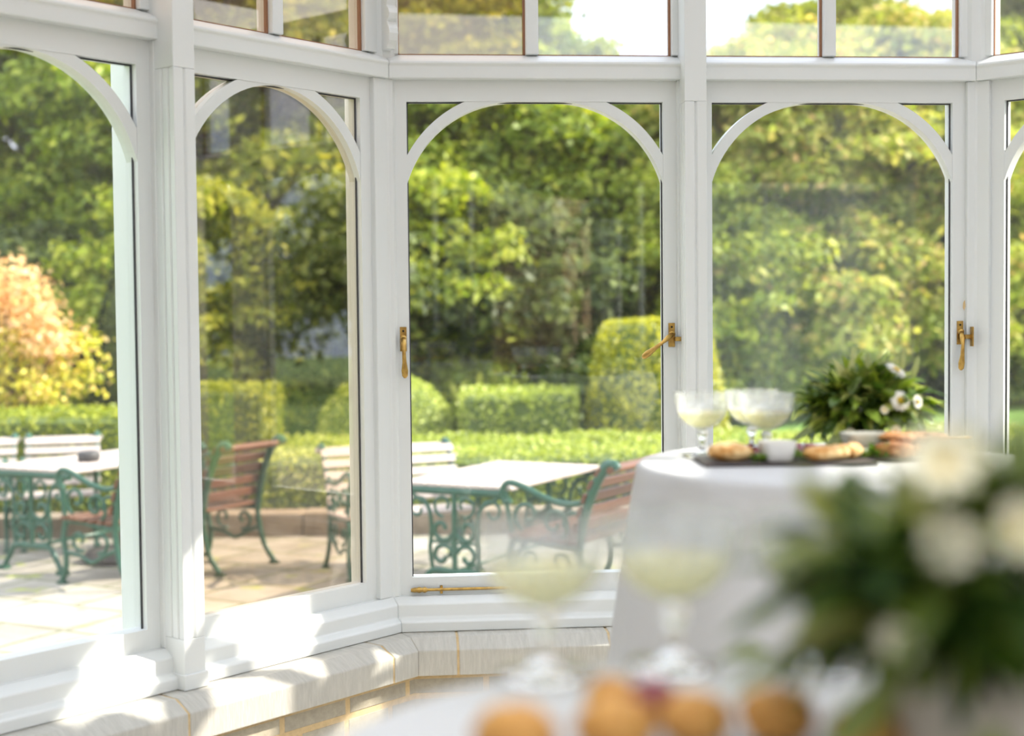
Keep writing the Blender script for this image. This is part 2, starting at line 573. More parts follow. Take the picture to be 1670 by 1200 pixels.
def dup(root, loc, rz, label, scale=1.0):
    r = root.copy()
    COL.objects.link(r)
    r.location = loc
    r.rotation_euler = (0, 0, rz)
    r.scale = (scale,) * 3
    r['label'] = label
    for ch in list(root.children):
        c = ch.copy()
        COL.objects.link(c)
        c.parent = r
        for g in list(ch.children):
            d = g.copy()
            COL.objects.link(d)
            d.parent = c
    return r


def struct(o, label, cat):
    return tag(o, label, cat, kind='structure')


# ------------------------------------------------------------------ the bay: planes and levels
A = 0.0864                       # heading of the middle wall of the bay
B = A + PI / 4                   # left wall
G = A - PI / 4                   # right wall
UC, UC2 = -0.3446, 1.313
def on_mid(u):
    return Vector((u * math.cos(A), 3.9 + u * math.sin(A), 0))
C1, C2 = on_mid(UC), on_mid(UC2)
MID_O = Vector((0, 3.9, 0))
Z_SILL = CZ - 0.860
Z_GB = CZ - 0.7236
Z_GT = CZ + 0.5692
Z_UB = CZ + 0.6959
Z_UT = Z_UB + 0.42
Z_HEAD = Z_UT + 0.07
PW = 0.030                       # half width of a post
TERR = CZ - 1.69                 # the terrace outside lies below the floor


def arch_band(mb, x_edge, sgn, z_top, y0, y1, zlow):
    """curved bar across a corner of the opening; sgn +1: left edge, -1: right edge"""
    Ri, Ro, cx, cz = 0.305, 0.334, 0.293, 0.305
    n = 18
    def pts(R):
        a0 = math.acos(min(1, cx / R))
        a1 = PI / 2 if R <= cz else math.asin(cz / R)
        out = []
        for i in range(n + 1):
            t = a0 + (a1 - a0) * i / n
            out.append((x_edge + sgn * (cx - R * math.cos(t)), z_top - cz + R * math.sin(t)))
        return out
    mb.strip(pts(Ro), pts(Ri), lambda a, b, d: (a, d, b), y0, y1)


T8 = math.tan(PI / 8)


def mitre(d, y, x0, x1, m0, m1):
    if m0 and d == x0:
        return d - y * T8
    if m1 and d == x1:
        return d + y * T8
    return d


def make_window(n, org, ang, xa, xb, g0, g1, label, ua, ub, um, m0=False, m1=False, od=0.045):
    """xa..xb the bay of the frame, g0..g1 the glass, ua..ub the upper glass, um the upper mullion (all local x)"""
    w = empty('window_%d' % n, (org.x, org.y, 0), ang)
    struct(w, label, 'window')
    sw = 0.036
    fr = MB()
    # sill block: plinth, step, sloped rail
    prof = [(-0.080, Z_SILL), (0.05, Z_SILL), (0.05, Z_GB - 0.049), (-0.030, Z_GB - 0.049), (-0.052, Z_GB - 0.062),
            (-0.058, Z_GB - 0.066), (-0.058, Z_SILL + 0.036), (-0.074, Z_SILL + 0.030), (-0.080, Z_SILL + 0.026)]
    fr.prism(prof, lambda a, b, d: (mitre(d, a, xa, xb, m0, m1), a, b), xa, xb)
    # transom
    zt = Z_GT + 0.057
    prof = [(-0.044, zt), (0.05, zt), (0.05, Z_UB), (0.0, Z_UB), (-0.034, Z_UB - 0.016), (-0.047, Z_UB - 0.024),
            (-0.049, Z_UB - 0.028), (-0.049, Z_UB - 0.032), (-0.044, Z_UB - 0.035)]
    fr.prism(prof, lambda a, b, d: (mitre(d, a, xa, xb, m0, m1), a, b), xa, xb)
    # jambs
    fr.box(xa, g0 - sw, -0.030, 0.05, Z_GB - 0.049, zt)
    fr.box(g1 + sw, xb, -0.030, 0.05, Z_GB - 0.049, zt)
    fr.box(g1 + 0.002, xb, 0.033, od + 0.004, Z_GB - 0.049, zt)
    # upper jambs, head
    fr.box(xa, ua, -0.016, 0.05, Z_UB, Z_HEAD)
    fr.box(ub, xb, -0.016, 0.05, Z_UB, Z_HEAD)
    fr.box(xa, xb, -0.03, 0.05, Z_UT, Z_HEAD)
    fr.box(um - 0.0175, um + 0.0175, -0.018, 0.045, Z_UB, Z_UT)
    fr.build('frame', 'paint', w, bevel=0.003)
    # sash with arch bars
    sa = MB()
    sa.box(g0 - sw, g0, -0.014, 0.032, Z_GB - 0.049, zt)
    sa.box(g1, g1 + sw, -0.014, 0.032, Z_GB - 0.049, zt)
    sa.box(g0, g1, -0.014, 0.032, Z_GB - 0.049, Z_GB)
    sa.box(g0, g1, -0.014, 0.032, Z_GT, zt)
    arch_band(sa, g0, 1, Z_GT, -0.012, 0.030, Z_GB)
    arch_band(sa, g1, -1, Z_GT, -0.012, 0.030, Z_GB)
    sa.build('sash', 'paint', w, bevel=0.0025)
    # glazing gasket: thin dark line round the glass
    gk = MB()
    t = 0.0035
    gk.box(g0, g0 + t, 0.002, 0.006, Z_GB, Z_GT)
    gk.box(g1 - t, g1, 0.002, 0.006, Z_GB, Z_GT)
    gk.box(g0, g1, 0.002, 0.006, Z_GT - t, Z_GT)
    gk.build('glazing_strip', 'rubber', w)
    MB().box(g0 - 0.005, g1 + 0.005, 0.008, 0.014, Z_GB - 0.005, Z_GT + 0.005).build('pane', {2: 'brown_reflection_glass', 4: 'streaky_glass'}.get(n, 'window_glass'), w)
    for (p0, p1) in ((ua, um - 0.0175), (um + 0.0175, ub)):
        MB().box(p0 - 0.004, p1 + 0.004, 0.010, 0.015, Z_UB - 0.004, Z_UT + 0.004).build('upper_pane', 'brown_reflection_top_glass' if n in (1, 2) or (n == 3 and p0 < um) else 'top_glass', w)
        bd = MB()
        bd.box(p1 - 0.006, p1, 0.0, 0.009, Z_UB, Z_UT)
        bd.box(p0, p0 + 0.002, 0.0, 0.009, Z_UB, Z_UT)
        bd.box(p0, p1, 0.0, 0.009, Z_UB, Z_UB + 0.0025)
        tag(bd.build('glazing_bead', 'bead_brown', w), 'brown glazing bead', None)
    return w


w1 = make_window(1, C1, B, -1.43, -0.73, -1.363, -0.798, 'arched white casement window left of the fluted corner post, overlooking iron table', -1.37, -0.785, -1.09, od=0.085)
w2 = make_window(2, C1, B, -0.73, 0.0, -0.662, -0.097, 'angled arched white window between the fluted post and the scalloped bracket', -0.675, -0.075, -0.378, m1=True)
w3 = make_window(3, MID_O, A, UC, 0.4935, -0.280, 0.4208, 'arched white window with brass stay on its lower rail and two handles', -0.300, 0.446, 0.062, m0=True)
w4 = make_window(4, MID_O, A, 0.4935, UC2, 0.557, 1.240, 'arched white window directly behind the flower arrangement on the far table', 0.541, 1.262, 0.889, m1=True)
w5 = make_window(5, C2, G, 0.0, 0.76, 0.086, 0.69, 'rightmost arched white window, only its left edge in the photo', 0.05, 0.70, 0.37, m0=True)
w6 = make_window(6, C2, G, 0.76, 1.46, 0.825, 1.40, 'arched white window beyond the right edge of the photo', 0.82, 1.40, 1.11)


def fluted_post(name, org, ang, xc, label):
    w = empty(name, (org.x, org.y, 0), ang)
    struct(w, label, 'post')
    mb = MB()
    yf = -0.100
    z0, z1, z2, z3 = Z_SILL, Z_GB - 0.02, Z_GT - 0.01, Z_HEAD
    for a, b in ((z0, z1), (z2, z3)):
        mb.box(xc - PW, xc + PW, yf, 0.05, a, b)
    g, d = 0.0045, 0.006
    poly = [(-PW, 0.05), (-PW, -0.055 + g), (-PW + d, -0.055), (-PW, -0.055 - g), (-PW, -0.080 + g), (-PW + d, -0.080), (-PW, -0.080 - g),
            (-PW, yf), (-g, yf), (0, yf + d), (g, yf), (PW, yf), (PW, -0.080 - g), (PW - d, -0.080), (PW, -0.080 + g),
            (PW, -0.055 - g), (PW - d, -0.055), (PW, -0.055 + g), (PW, 0.05)]
    mb.prism(poly, lambda a, b, c: (xc + a, b, c), z1, z2)
    mb.build('shaft', 'paint', w, bevel=0.002)
    pb = MB()
    pb.box(xc - PW - 0.004, xc + PW + 0.004, yf - 0.006, 0.0, z0, z0 + 0.036)
    pb.build('plinth', 'paint', w, bevel=0.002)
    return w


fluted_post('trim_1', C1, B, -0.73, 'white fluted post between the two left arched windows')
fluted_post('trim_2', MID_O, A, 0.4935, 'white fluted post behind the glasses, between two middle windows')
fluted_post('trim_3', C2, G, 0.76, 'white fluted post beyond the right edge of the photo')


def corner_post(name, c, ang, label):
    w = empty(name, (c.x, c.y, 0), ang)
    struct(w, label, 'post')
    # wedge filling the angle; local x along the bisector's normal
    mb = MB()
    poly = [(-0.055, 0.06), (-0.045, -0.014), (-0.012, -0.034), (0.012, -0.034), (0.045, -0.014), (0.055, 0.06)]
    mb.prism(poly, lambda a, b, d: (a, b, d), Z_SILL, Z_HEAD)
    mb.build('shaft', 'paint', w, bevel=0.002)
    return w


k1 = corner_post('trim_4', C1, (A + B) / 2, 'white corner post under the scalloped bracket')
corner_post('trim_5', C2, (A + G) / 2, 'white corner post with chipped paint beside the right window')
# scalloped fretwork bracket at the top of the corner
bk = MB()
prof = [(0, 2.30)]
z = 2.22
import itertools
for (rr, zz) in [(0.105, 2.285), (0.075, 2.225), (0.052, 2.175), (0.047, 2.160), (0.060, 2.150), (0.066, 2.138), (0.060, 2.124), (0.050, 2.118), (0.056, 2.108),
                 (0.064, 2.098), (0.068, 2.084), (0.062, 2.066), (0.050, 2.056), (0.046, 2.046)]:
    prof.append((rr, zz))
prof.append((0, 2.046))
bo = bk.prism(prof, lambda a, b, d: (d, -a - 0.02, b), -0.013, 0.013).build('bracket', 'paint', k1, bevel=0.002)
# chipped paint spots
cp = MB()
cp.prism([(0.0, 0.0), (0.004, 0.012), (0.002, 0.03), (-0.003, 0.022), (-0.004, 0.008)], lambda a, b, d: (1.268 + a, -0.0305 + d, 1.345 - 0.01 + b), 0, 0.0008)
cp.build('paint_chip', 'stick', w4)


# ------------------------------------------------------------------ brass window furniture
def brass_handle(win, x, zc, lever, strike=0):
    """plate on the sash stile and a lever with pear-shaped end; lever: angle from straight down, radians (positive to the left)"""
    y = -0.014
    hp = MB()
    hp.box(x - 0.009, x + 0.009, y - 0.0035, y + 0.0004, zc - 0.050, zc + 0.016)
    h = hp.build('handle', 'brass', win, bevel=0.001)
    k = MB()
    k.lathe([(0.0, 0.012), (0.007, 0.0115), (0.0085, 0.008), (0.0085, 0.0), (0.006, -0.002)], 14)
    for i, p in enumerate(k.v):
        k.v[i] = (x + p[0], y - 0.004 - p[2], zc - 0.014 + p[1])
    k.build('knuckle', 'brass', h, smooth=True)
    d = Vector((-math.sin(lever), 0, -math.cos(lever)))
    o = Vector((x, y - 0.012, zc - 0.014))
    L = MB()
    L.tube([o, o + d * 0.018 + Vector((0, -0.010, 0)), o + d * 0.035 + Vector((0, -0.016, 0)), o + d * 0.065 + Vector((0, -0.017, 0)),
            o + d * 0.088 + Vector((0, -0.014, 0)), o + d * 0.102 + Vector((0, -0.013, 0)), o + d * 0.108 + Vector((0, -0.013, 0))],
           [0.0065, 0.0075, 0.0048, 0.0058, 0.0092, 0.0078, 0.003], 12, flat=(1, 0.7))
    L.build('lever', 'brass', h, smooth=True)
    s = MB()
    s.lathe([(0.0, 0.0012), (0.0028, 0.001), (0.003, 0.0)], 10)
    for i, p in enumerate(s.v):
        s.v[i] = (x + p[0], y - 0.0037 - p[2], zc + 0.005 + p[1])
    s.build('screw', 'dark_hole', h)
    if strike:
        t = MB()
        t.box(x + 0.0225, x + 0.0265, y - 0.035, y - 0.017, zc - 0.055, zc + 0.0)
        t.box(x + 0.006, x + 0.024, y - 0.024, y - 0.014, zc - 0.034, zc - 0.022)
        t.build('strike_plate', 'brass', h, bevel=0.001)


brass_handle(w3, -0.2965, CZ - 0.055, -0.03)
brass_handle(w3, 0.4415, CZ - 0.052, 0.93, strike=1)
brass_handle(w4, 1.262, CZ - 0.055, 0.06, strike=1)
st = MB()
zr = Z_GB - 0.033
st.tube([(-0.285, -0.024, zr), (-0.272, -0.024, zr)], [0.0045, 0.0075], 10)
st.tube([(-0.272, -0.024, zr), (-0.262, -0.024, zr), (-0.254, -0.024, zr), (-0.247, -0.024, zr), (-0.240, -0.024, zr)], [0.006, 0.0085, 0.006, 0.0085, 0.005], 10)
st.tube([(-0.240, -0.024, zr), (0.04, -0.024, zr)], 0.0042, 8)
st.tube([(0.04, -0.024, zr), (0.05, -0.03, zr), (0.06, -0.024, zr)], 0.006, 8)
st.box(-0.205, -0.198, -0.022, -0.013, zr - 0.012, zr + 0.010)
st.build('casement_stay', 'brass', w3, smooth=True, autosmooth=50)


# ------------------------------------------------------------------ stone plinth wall with coping
def bay_wall(name, org, ang, x0, x1, joints, label, m0=False, m1=False):
    w = empty(name, (org.x, org.y, 0), ang)
    struct(w, label, 'wall')

    def run(prof, a, b):
        return MB().prism(prof, lambda p, q, d: (mitre(d, p, x0, x1, m0, m1), p, q), a, b)
    def rect(y0, y1, z0, z1):
        return [(y1, z0), (y0, z0), (y0, z1), (y1, z1)]
    run(rect(-0.155, 0.18, 0.0, Z_SILL - 0.105), x0, x1).build('masonry', 'stone_wall', w)
    run(rect(-0.160, 0.10, Z_SILL - 0.106, Z_SILL - 0.094), x0, x1).build('mortar_bed', 'mortar', w)
    k = 0.0025
    run([(0.12, Z_SILL - 0.094), (-0.182 + k, Z_SILL - 0.094), (-0.182 + k, Z_SILL - 0.027 - k * .6), (-0.135, Z_SILL - 0.001 - k), (0.12, Z_SILL - 0.001 - k)], x0, x1).build('joint_mortar', 'mortar', w)
    xs = [x0] + joints + [x1]
    cp = MB()
    prof = [(0.17, Z_SILL - 0.094), (-0.182, Z_SILL - 0.094), (-0.182, Z_SILL - 0.027), (-0.135, Z_SILL - 0.001), (0.17, Z_SILL - 0.001)]
    for a, b in zip(xs[:-1], xs[1:]):
        e0 = 0.003 if a != x0 else 0
        e1 = 0.003 if b != x1 else 0
        cp.prism(prof, lambda p, q, d: (mitre(d, p, x0, x1, m0, m1), p, q), a + e0, b - e1)
    cp.build('coping', 'coping', w, bevel=0.003)
    return w


bay_wall('wall_left', C1, B, -1.46, 0.0, [-0.81, -0.165], 'left stone plinth wall with pale coping under the angled windows', m1=True)
bay_wall('wall_middle', MID_O, A, UC, UC2, [-0.165, 0.24, 0.62, 1.0], 'middle stone plinth wall with tan coping under the brass stay', m0=True, m1=True)
bay_wall('wall_right', C2, G, 0.0, 1.5, [0.3, 0.8], 'right stone plinth wall hidden behind the far table', m0=True)

# ------------------------------------------------------------------ room shell behind the camera
LE = C1 - Vector((math.cos(B), math.sin(B), 0)) * 1.44
RE = C2 + Vector((math.cos(G), math.sin(G), 0)) * 1.46
BACK = -3.2
XR = 5.2
H = 3.0


def wall_between(mb, p, q, z0, z1, th=0.12):
    p, q = Vector(p), Vector(q)
    d = (q - p).normalized()
    n = Vector((-d.y, d.x, 0)) * th
    vs = [p, q, q + n, p + n]
    mb.add([(v.x, v.y, z0) for v in vs] + [(v.x, v.y, z1) for v in vs],
           [(3, 2, 1, 0), (4, 5, 6, 7), (0, 1, 5, 4), (1, 2, 6, 5), (2, 3, 7, 6), (3, 0, 4, 7)])


m = MB()
fl = [(LE.x - 0.05, LE.y + 0.05), (C1.x, C1.y + 0.1), (C2.x, C2.y + 0.1), (RE.x, RE.y), (XR, RE.y), (XR, BACK), (LE.x - 0.05, BACK)]
m.prism(fl[::-1], lambda a, b, d: (a, b, d), -0.3, 0.0)
struct(m.build('floor', 'floor_stone'), 'pale stone floor of the sunroom, hidden below the tables', 'floor')
m = MB()
wall_between(m, (LE.x, BACK, 0), (LE.x, LE.y, 0), 0, 3.1)
struct(m.build('wall_side', 'panel_wall'), 'plain wall beside the camera, outside the photo', 'wall')
m = MB()
wall_between(m, (RE.x, RE.y, 0), (XR, RE.y, 0), 0, 3.1)
wall_between(m, (XR, RE.y, 0), (XR, BACK, 0), 0, 3.1)
struct(m.build('wall_far_right', 'panel_wall'), 'plain wall right of the bay, outside the photo', 'wall')
m = MB()
for a, b, z0, z1 in ((LE.x, 2.75, 0, 3.1), (4.5, XR, 0, 3.1), (2.75, 4.5, 2.3, 3.1), (2.75, 4.5, 0, 0.5)):
    m.box(a, b, BACK - 0.15, BACK, z0, z1)
struct(m.build('wall_back', 'panel_dark'), 'wall behind the camera with one wide opening', 'wall')
m = MB()
m.box(-0.62, 0.62, -0.06, 0.06, 0.0, 2.2)
o = m.build('wall_pier', 'stone_pier')
o.location = (1.40, BACK + 0.50, 0)
o.rotation_euler = (0, 0, math.radians(-48))
struct(o, 'golden stone pier behind the camera, mirrored faintly in window glass', 'wall')
# white door casing beside the pier: mirrored in the middle windows
m = MB()
for x in (0.62, 0.90, 2.25, 2.60):
    m.box(x, x + 0.04, BACK, BACK + 0.1, 0.0, 2.35)
struct(m.build('trim_6', 'paint'), 'white door casings behind the camera', 'trim')


m = MB()
nn_ = 120
for i in range(nn_ + 1):
    x = 2.7 + 1.85 * i / nn_
    y = BACK + 0.08 + 0.035 * math.sin(i * 0.9) + 0.02 * math.sin(i * 0.37)
    m.v += [(x, y, 0.35), (x, y, 2.35)]
    if i:
        m.f.append((2 * i - 2, 2 * i, 2 * i + 1, 2 * i - 1))
for (a, b, lab) in ((0.68, 0.84, 'narrow sheer curtain left of the stone pier, behind the camera'), (1.90, 2.06, 'narrow sheer curtain right of the stone pier, behind the camera')):
    m2 = MB()
    for i in range(31):
        x = a + (b - a) * i / 30
        m2.v += [(x, BACK + 0.25 + 0.02 * math.sin(i * 1.1), 0.75), (x, BACK + 0.25 + 0.02 * math.sin(i * 1.1), 2.05)]
        if i:
            m2.f.append((2 * i - 2, 2 * i, 2 * i + 1, 2 * i - 1))
    tag(m2.build('curtain', 'sheer', None, smooth=True), lab, 'curtain')
cu = m.build('curtain', 'sheer', None, smooth=True)
tag(cu, 'pale sheer curtain behind the camera, mirrored as vertical streaks in the middle windows', 'curtain')


# roof: timber rafters, glazed, with unseen sheets added to diffuse the sun
def roof_z(y):
    return Z_HEAD + 0.02 + max(0.0, 4.1 - y) * 0.16


def bay_y(x):
    if x < C1.x:
        return C1.y + (x - C1.x) * math.tan(B)
    if x > C2.x:
        return max(C2.y + (x - C2.x) * math.tan(G), RE.y)
    return C1.y + (x - C1.x) * math.tan(A)


raf = MB()
x = -1.15
while x < 5.0:
    y1 = bay_y(x) + 0.1
    raf.add([(x + sx * 0.03, yy, roof_z(yy) + dz) for yy in (BACK, y1) for sx in (-1, 1) for dz in (0.0, 0.12)],
            [(0, 1, 3, 2), (4, 6, 7, 5), (0, 4, 5, 1), (2, 3, 7, 6), (0, 2, 6, 4), (1, 5, 7, 3)])
    x += 0.62
for yy in (1.55, -0.4, -2.3):
    raf.box(LE.x, XR, yy - 0.05, yy + 0.05, roof_z(yy) - 0.12, roof_z(yy) + 0.02)
struct(raf.build('ceiling_rafters', 'timber', bevel=0.004), 'brown timber rafters overhead, mirrored in the top panes', 'ceiling')
rg = MB()
poly = [(LE.x, LE.y), (C1.x, C1.y), (C2.x, C2.y), (RE.x, RE.y), (XR, RE.y), (XR, BACK), (LE.x, BACK)]
n = len(poly)
rg.add([(a, b, roof_z(b) + 0.125) for a, b in poly] + [(a, b, roof_z(b) + 0.131) for a, b in poly],
       [tuple(range(n)), tuple(range(2 * n - 1, n - 1, -1))])
struct(rg.build('ceiling_glass', 'roof_glass'), 'clear roof glazing overhead, outside the photo', 'ceiling')
def diffuser(name, outline, mat, label):
    b = MB()
    b.add([(x, y, roof_z(y) + 0.135) for x, y in outline[::-1]], [tuple(range(len(outline)))])
    struct(b.build(name, mat), label, 'ceiling')


diffuser('ceiling', [(LE.x, LE.y), (C1.x, C1.y), (C2.x, C2.y), (2.2, bay_y(2.2)), (2.2, 1.6), (LE.x, 1.6)], 'diffuser', 'added sun-softening blind over the bay, outside the photo')
diffuser('ceiling_diffuser', [(LE.x, 1.6), (XR, 1.6), (XR, -2.3), (LE.x, -2.3)], 'thin_diffuser', 'thin added sun-softening blind over the camera, outside the photo')


# ------------------------------------------------------------------ tables and linen
Z_TAB = CZ - 0.245


def cloth(R, zt, zb, flare, folds, amp, seed, ripple=0.0):
    q = random.Random(seed)
    seg = 144
    ph = [q.uniform(0, 6.28) for _ in range(4)]
    mb = MB()
    rows = []
    for r in (0.0, 0.35 * R, 0.7 * R, 0.9 * R, R - 0.012):
        rows.append((r, 0.0, 0.0))
    rows += [(R - 0.004, -0.002, 0.0), (R + 0.001, -0.008, 0.02), (R + 0.003, -0.02, 0.08)]
    nz = 26
    for i in range(1, nz + 1):
        t = i / nz
        rows.append((R + 0.003 + flare * t ** 0.9, -0.02 - (zt - zb - 0.02) * t, 0.10 + 0.90 * t ** 0.55))
    b = 0
    for (r, dz, k) in rows:
        for s in range(seg):
            a = 2 * PI * s / seg
            wv = math.cos(folds * a + ph[0] + 0.5 * math.sin(2 * a + ph[1])) * 0.7 + 0.3 * math.cos((folds + 3) * a + ph[2])
            rr = r + amp * k * wv
            mb.v.append((rr * math.cos(a), rr * math.sin(a), zt + dz))
    for i in range(len(rows) - 1):
        for s in range(seg):
            s2 = (s + 1) % seg
            mb.f.append((i * seg + s, (i + 1) * seg + s, (i + 1) * seg + s2, i * seg + s2))
    mb.v = [tuple(p) for p in mb.v]
    return mb


def poseur_table(x, y, R, lab_t, lab_c, zb, seed, folds):
    t = empty('poseur_table', (x, y, 0))
    tag(t, lab_t, 'table')
    MB().lathe([(0.0, Z_TAB - 0.030), (R - 0.012, Z_TAB - 0.030), (R - 0.008, Z_TAB - 0.026), (R - 0.008, Z_TAB - 0.008), (R - 0.012, Z_TAB - 0.003), (0, Z_TAB - 0.003)], 64).build('tabletop', 'timber', t)
    MB().lathe([(0.03, 0.02), (0.03, Z_TAB - 0.03)], 20).build('column', 'steel', t, smooth=True, autosmooth=40)
    MB().lathe([(0.0, 0.0), (0.22, 0.0), (0.22, 0.008), (0.04, 0.03), (0, 0.03)], 40).build('base', 'steel', t, smooth=True, autosmooth=40)
    c = cloth(R, Z_TAB, zb, 0.065 * (Z_TAB - zb) / 0.5, folds, 0.022, seed).build('tablecloth', 'linen', None, smooth=True)
    c.location = (x, y, 0)
    tag(c, lab_c, 'tablecloth')
    return t


T1 = Vector((0.16, 0.715, 0))
T2 = Vector((0.525, 2.275, 0))
poseur_table(T1.x, T1.y, 0.292, 'tall round table under the nearer white cloth', 'white tablecloth draped on the near table with the golden fritters', 0.45, 3, 9)
poseur_table(T2.x, T2.y, 0.325, 'tall round table under the farther white cloth', 'white tablecloth draped over the far table by the windows', 0.30, 5, 10)


# ------------------------------------------------------------------ coupe glasses
def make_coupe():
    g = empty('coupe_glass', (0, 0, 0))
    h = 0.107
    out = [(0.0075, 0.046), (0.016, 0.049), (0.028, 0.056), (0.037, 0.066), (0.042, 0.078), (0.0445, 0.092), (0.0455, h)]
    inn = [(r - 0.0013, z + 0.0006) for r, z in out[::-1]]
    inn[0] = (0.0444, h)
    inn[-1] = (0.0, 0.0485)
    b = MB()
    b.lathe([(0.0, 0.0455)] + out + inn, 48)
    b.build('bowl', 'coupe_glass', g, smooth=True, autosmooth=60)
    s = MB()
    s.lathe([(0.0, 0.0), (0.031, 0.0), (0.0325, 0.0015), (0.031, 0.003), (0.018, 0.005), (0.0075, 0.0085), (0.005, 0.015), (0.0048, 0.026), (0.0062, 0.031),
             (0.0095, 0.035), (0.0095, 0.039), (0.0065, 0.043), (0.0078, 0.0455), (0.0, 0.0455)], 40)
    s.build('stem', 'stem_glass', g, smooth=True, autosmooth=60)
    w = MB()
    w.lathe([(0.0, 0.0492), (0.014, 0.0505), (0.0258, 0.0572), (0.0347, 0.0672), (0.0378, 0.0735), (0.0382, 0.0745), (0.0, 0.0745)], 40)
    w.build('wine', 'wine', g, smooth=True, autosmooth=50)
    return g


coupe = make_coupe()
coupe['category'] = 'glass'
coupe['group'] = 'champagne coupes on the two white tables'
spots = [
    (885, 0.945, T1, 'near blurred champagne coupe leftmost on the near table'),
    (1098, 0.965, T1, 'near blurred champagne coupe in the middle of the near table'),
    (1338, 0.955, T1, 'blurred coupe on the near table half hidden by the near bouquet'),
    (1145, 2.36, T2, 'champagne coupe standing alone leftmost on the far table'),
    (1250, 2.33, T2, 'front coupe of the overlapping pair on the far table'),
    (1226, 2.43, T2, 'rear coupe of the overlapping pair on the far table'),
]
for i, (px, Y, T, lab) in enumerate(spots):
    p = at(px, 700, Y)
    loc = (p.x, Y, Z_TAB + 0.0005)
    if i == 0:
        coupe.location = loc
        coupe['label'] = lab
    else:
        dup(coupe, loc, i * 0.7, lab)


# ------------------------------------------------------------------ flowers
def daisy(parent, c, nrm, R, name='daisy', npet=16, disc=0.40, mat='petal_white', cup=0.05):
    n = Vector(nrm).normalized()
    u = n.orthogonal().normalized()
    v = n.cross(u)
    c = Vector(c)
    p = MB()
    for ring, (rr, lift) in enumerate(((1.0, cup), (0.85, cup + 0.18))):
        for k in range(npet):
            a = 2 * PI * (k + 0.5 * ring) / npet + rnd.uniform(-0.08, 0.08)
            d = u * math.cos(a) + v * math.sin(a) + n * lift
            p.leaf(c + d * R * 0.15, d, n, R * rr * 0.9, R * 0.42, 0.12, 4)
    o = p.build(name, mat, parent, smooth=True)
    q = MB()
    q.blob((0, 0, 0), (R * disc, R * disc, R * disc * 0.5), 12, 8)
    M = Matrix((u, v, n)).transposed()
    q.v = [tuple(c + n * R * 0.08 + M @ Vector(x)) for x in q.v]
    q.build('flower_disc', 'flower_disc', o, smooth=True)
    return o


def bouquet(name, loc, label, rx, ry, rz, zc, nleaf, Lr, Wr, mat, seed, flowers, vase, vmat, extra=None, sprays=()):
    r = random.Random(seed)
    b = empty(name, loc)
    tag(b, label, 'flower arrangement')
    MB().lathe(vase, 40).build('vase', vmat, b, smooth=True, autosmooth=40)
    m1, m2, st = MB(), MB(), MB()
    for i in range(nleaf):
        th = r.uniform(0, 2 * PI)
        el = math.asin(r.uniform(-0.6, 1.0))
        d = Vector((math.cos(th) * math.cos(el), math.sin(th) * math.cos(el), math.sin(el)))
        k = r.uniform(0.45, 0.95)
        base = Vector((d.x * rx * k, d.y * ry * k, zc + d.z * rz * k))
        dd = (d + Vector((r.uniform(-.8, .8), r.uniform(-.8, .8), r.uniform(-.6, .5)))).normalized()
        up = Vector((r.uniform(-.6, .6), r.uniform(-.6, .6), 1))
        (m1 if r.random() < 0.72 else m2).leaf(base, dd, up, r.uniform(*Lr), r.uniform(*Wr), r.uniform(0.1, 0.5), 4)
        if i % 9 == 0:
            st.tube([(0, 0, zc - rz * 0.5), base * 0.6 + Vector((0, 0, zc * 0.4)), base], 0.0015, 5)
    for (p, d, L, W) in sprays:
        m2.leaf(Vector(p), d, (0.2, -0.4, 1), L, W, 0.2, 6)
    # core of tightly packed leaves
    for i in range(nleaf // 3):
        d = Vector((r.gauss(0, 1), r.gauss(0, 1), r.gauss(0, 1))).normalized()
        base = Vector((d.x * rx * .4, d.y * ry * .4, zc + d.z * rz * .45))
        m1.leaf(base, d, (r.uniform(-1, 1), r.uniform(-1, 1), .5), r.uniform(*Lr), r.uniform(*Wr) * 1.2, 0.3, 3)
    for m_ in (m1, m2, st):
        m_.v = [(x, y, max(z, 0.003)) for x, y, z in m_.v]
    m1.build('foliage', mat, b, smooth=True)
    m2.build('pale_foliage', 'leaf_olive', b, smooth=True)
    st.build('stems', 'stem', b, smooth=True)
    for (c, n, R, kind) in flowers:
        if kind == 'daisy':
            daisy(b, c, n, R)
        elif kind == 'rose':
            daisy(b, c, n, R, 'rose', 9, 0.32, 'petal', 0.75)
        else:
            h = MB()
            for k in range(60):
                d = Vector((r.gauss(0, 1), r.gauss(0, 1), r.gauss(0.5, 1))).normalized()
                h.leaf(Vector(c) + d * R * 0.6, d + Vector((r.uniform(-.6, .6), r.uniform(-.6, .6), 0)), (0, 0, 1), R * 0.5, R * 0.35, 0.2, 3)
            tag(h.build('flower_cluster', 'leaf_olive', b), 'pale green flower cluster', None)
    return b


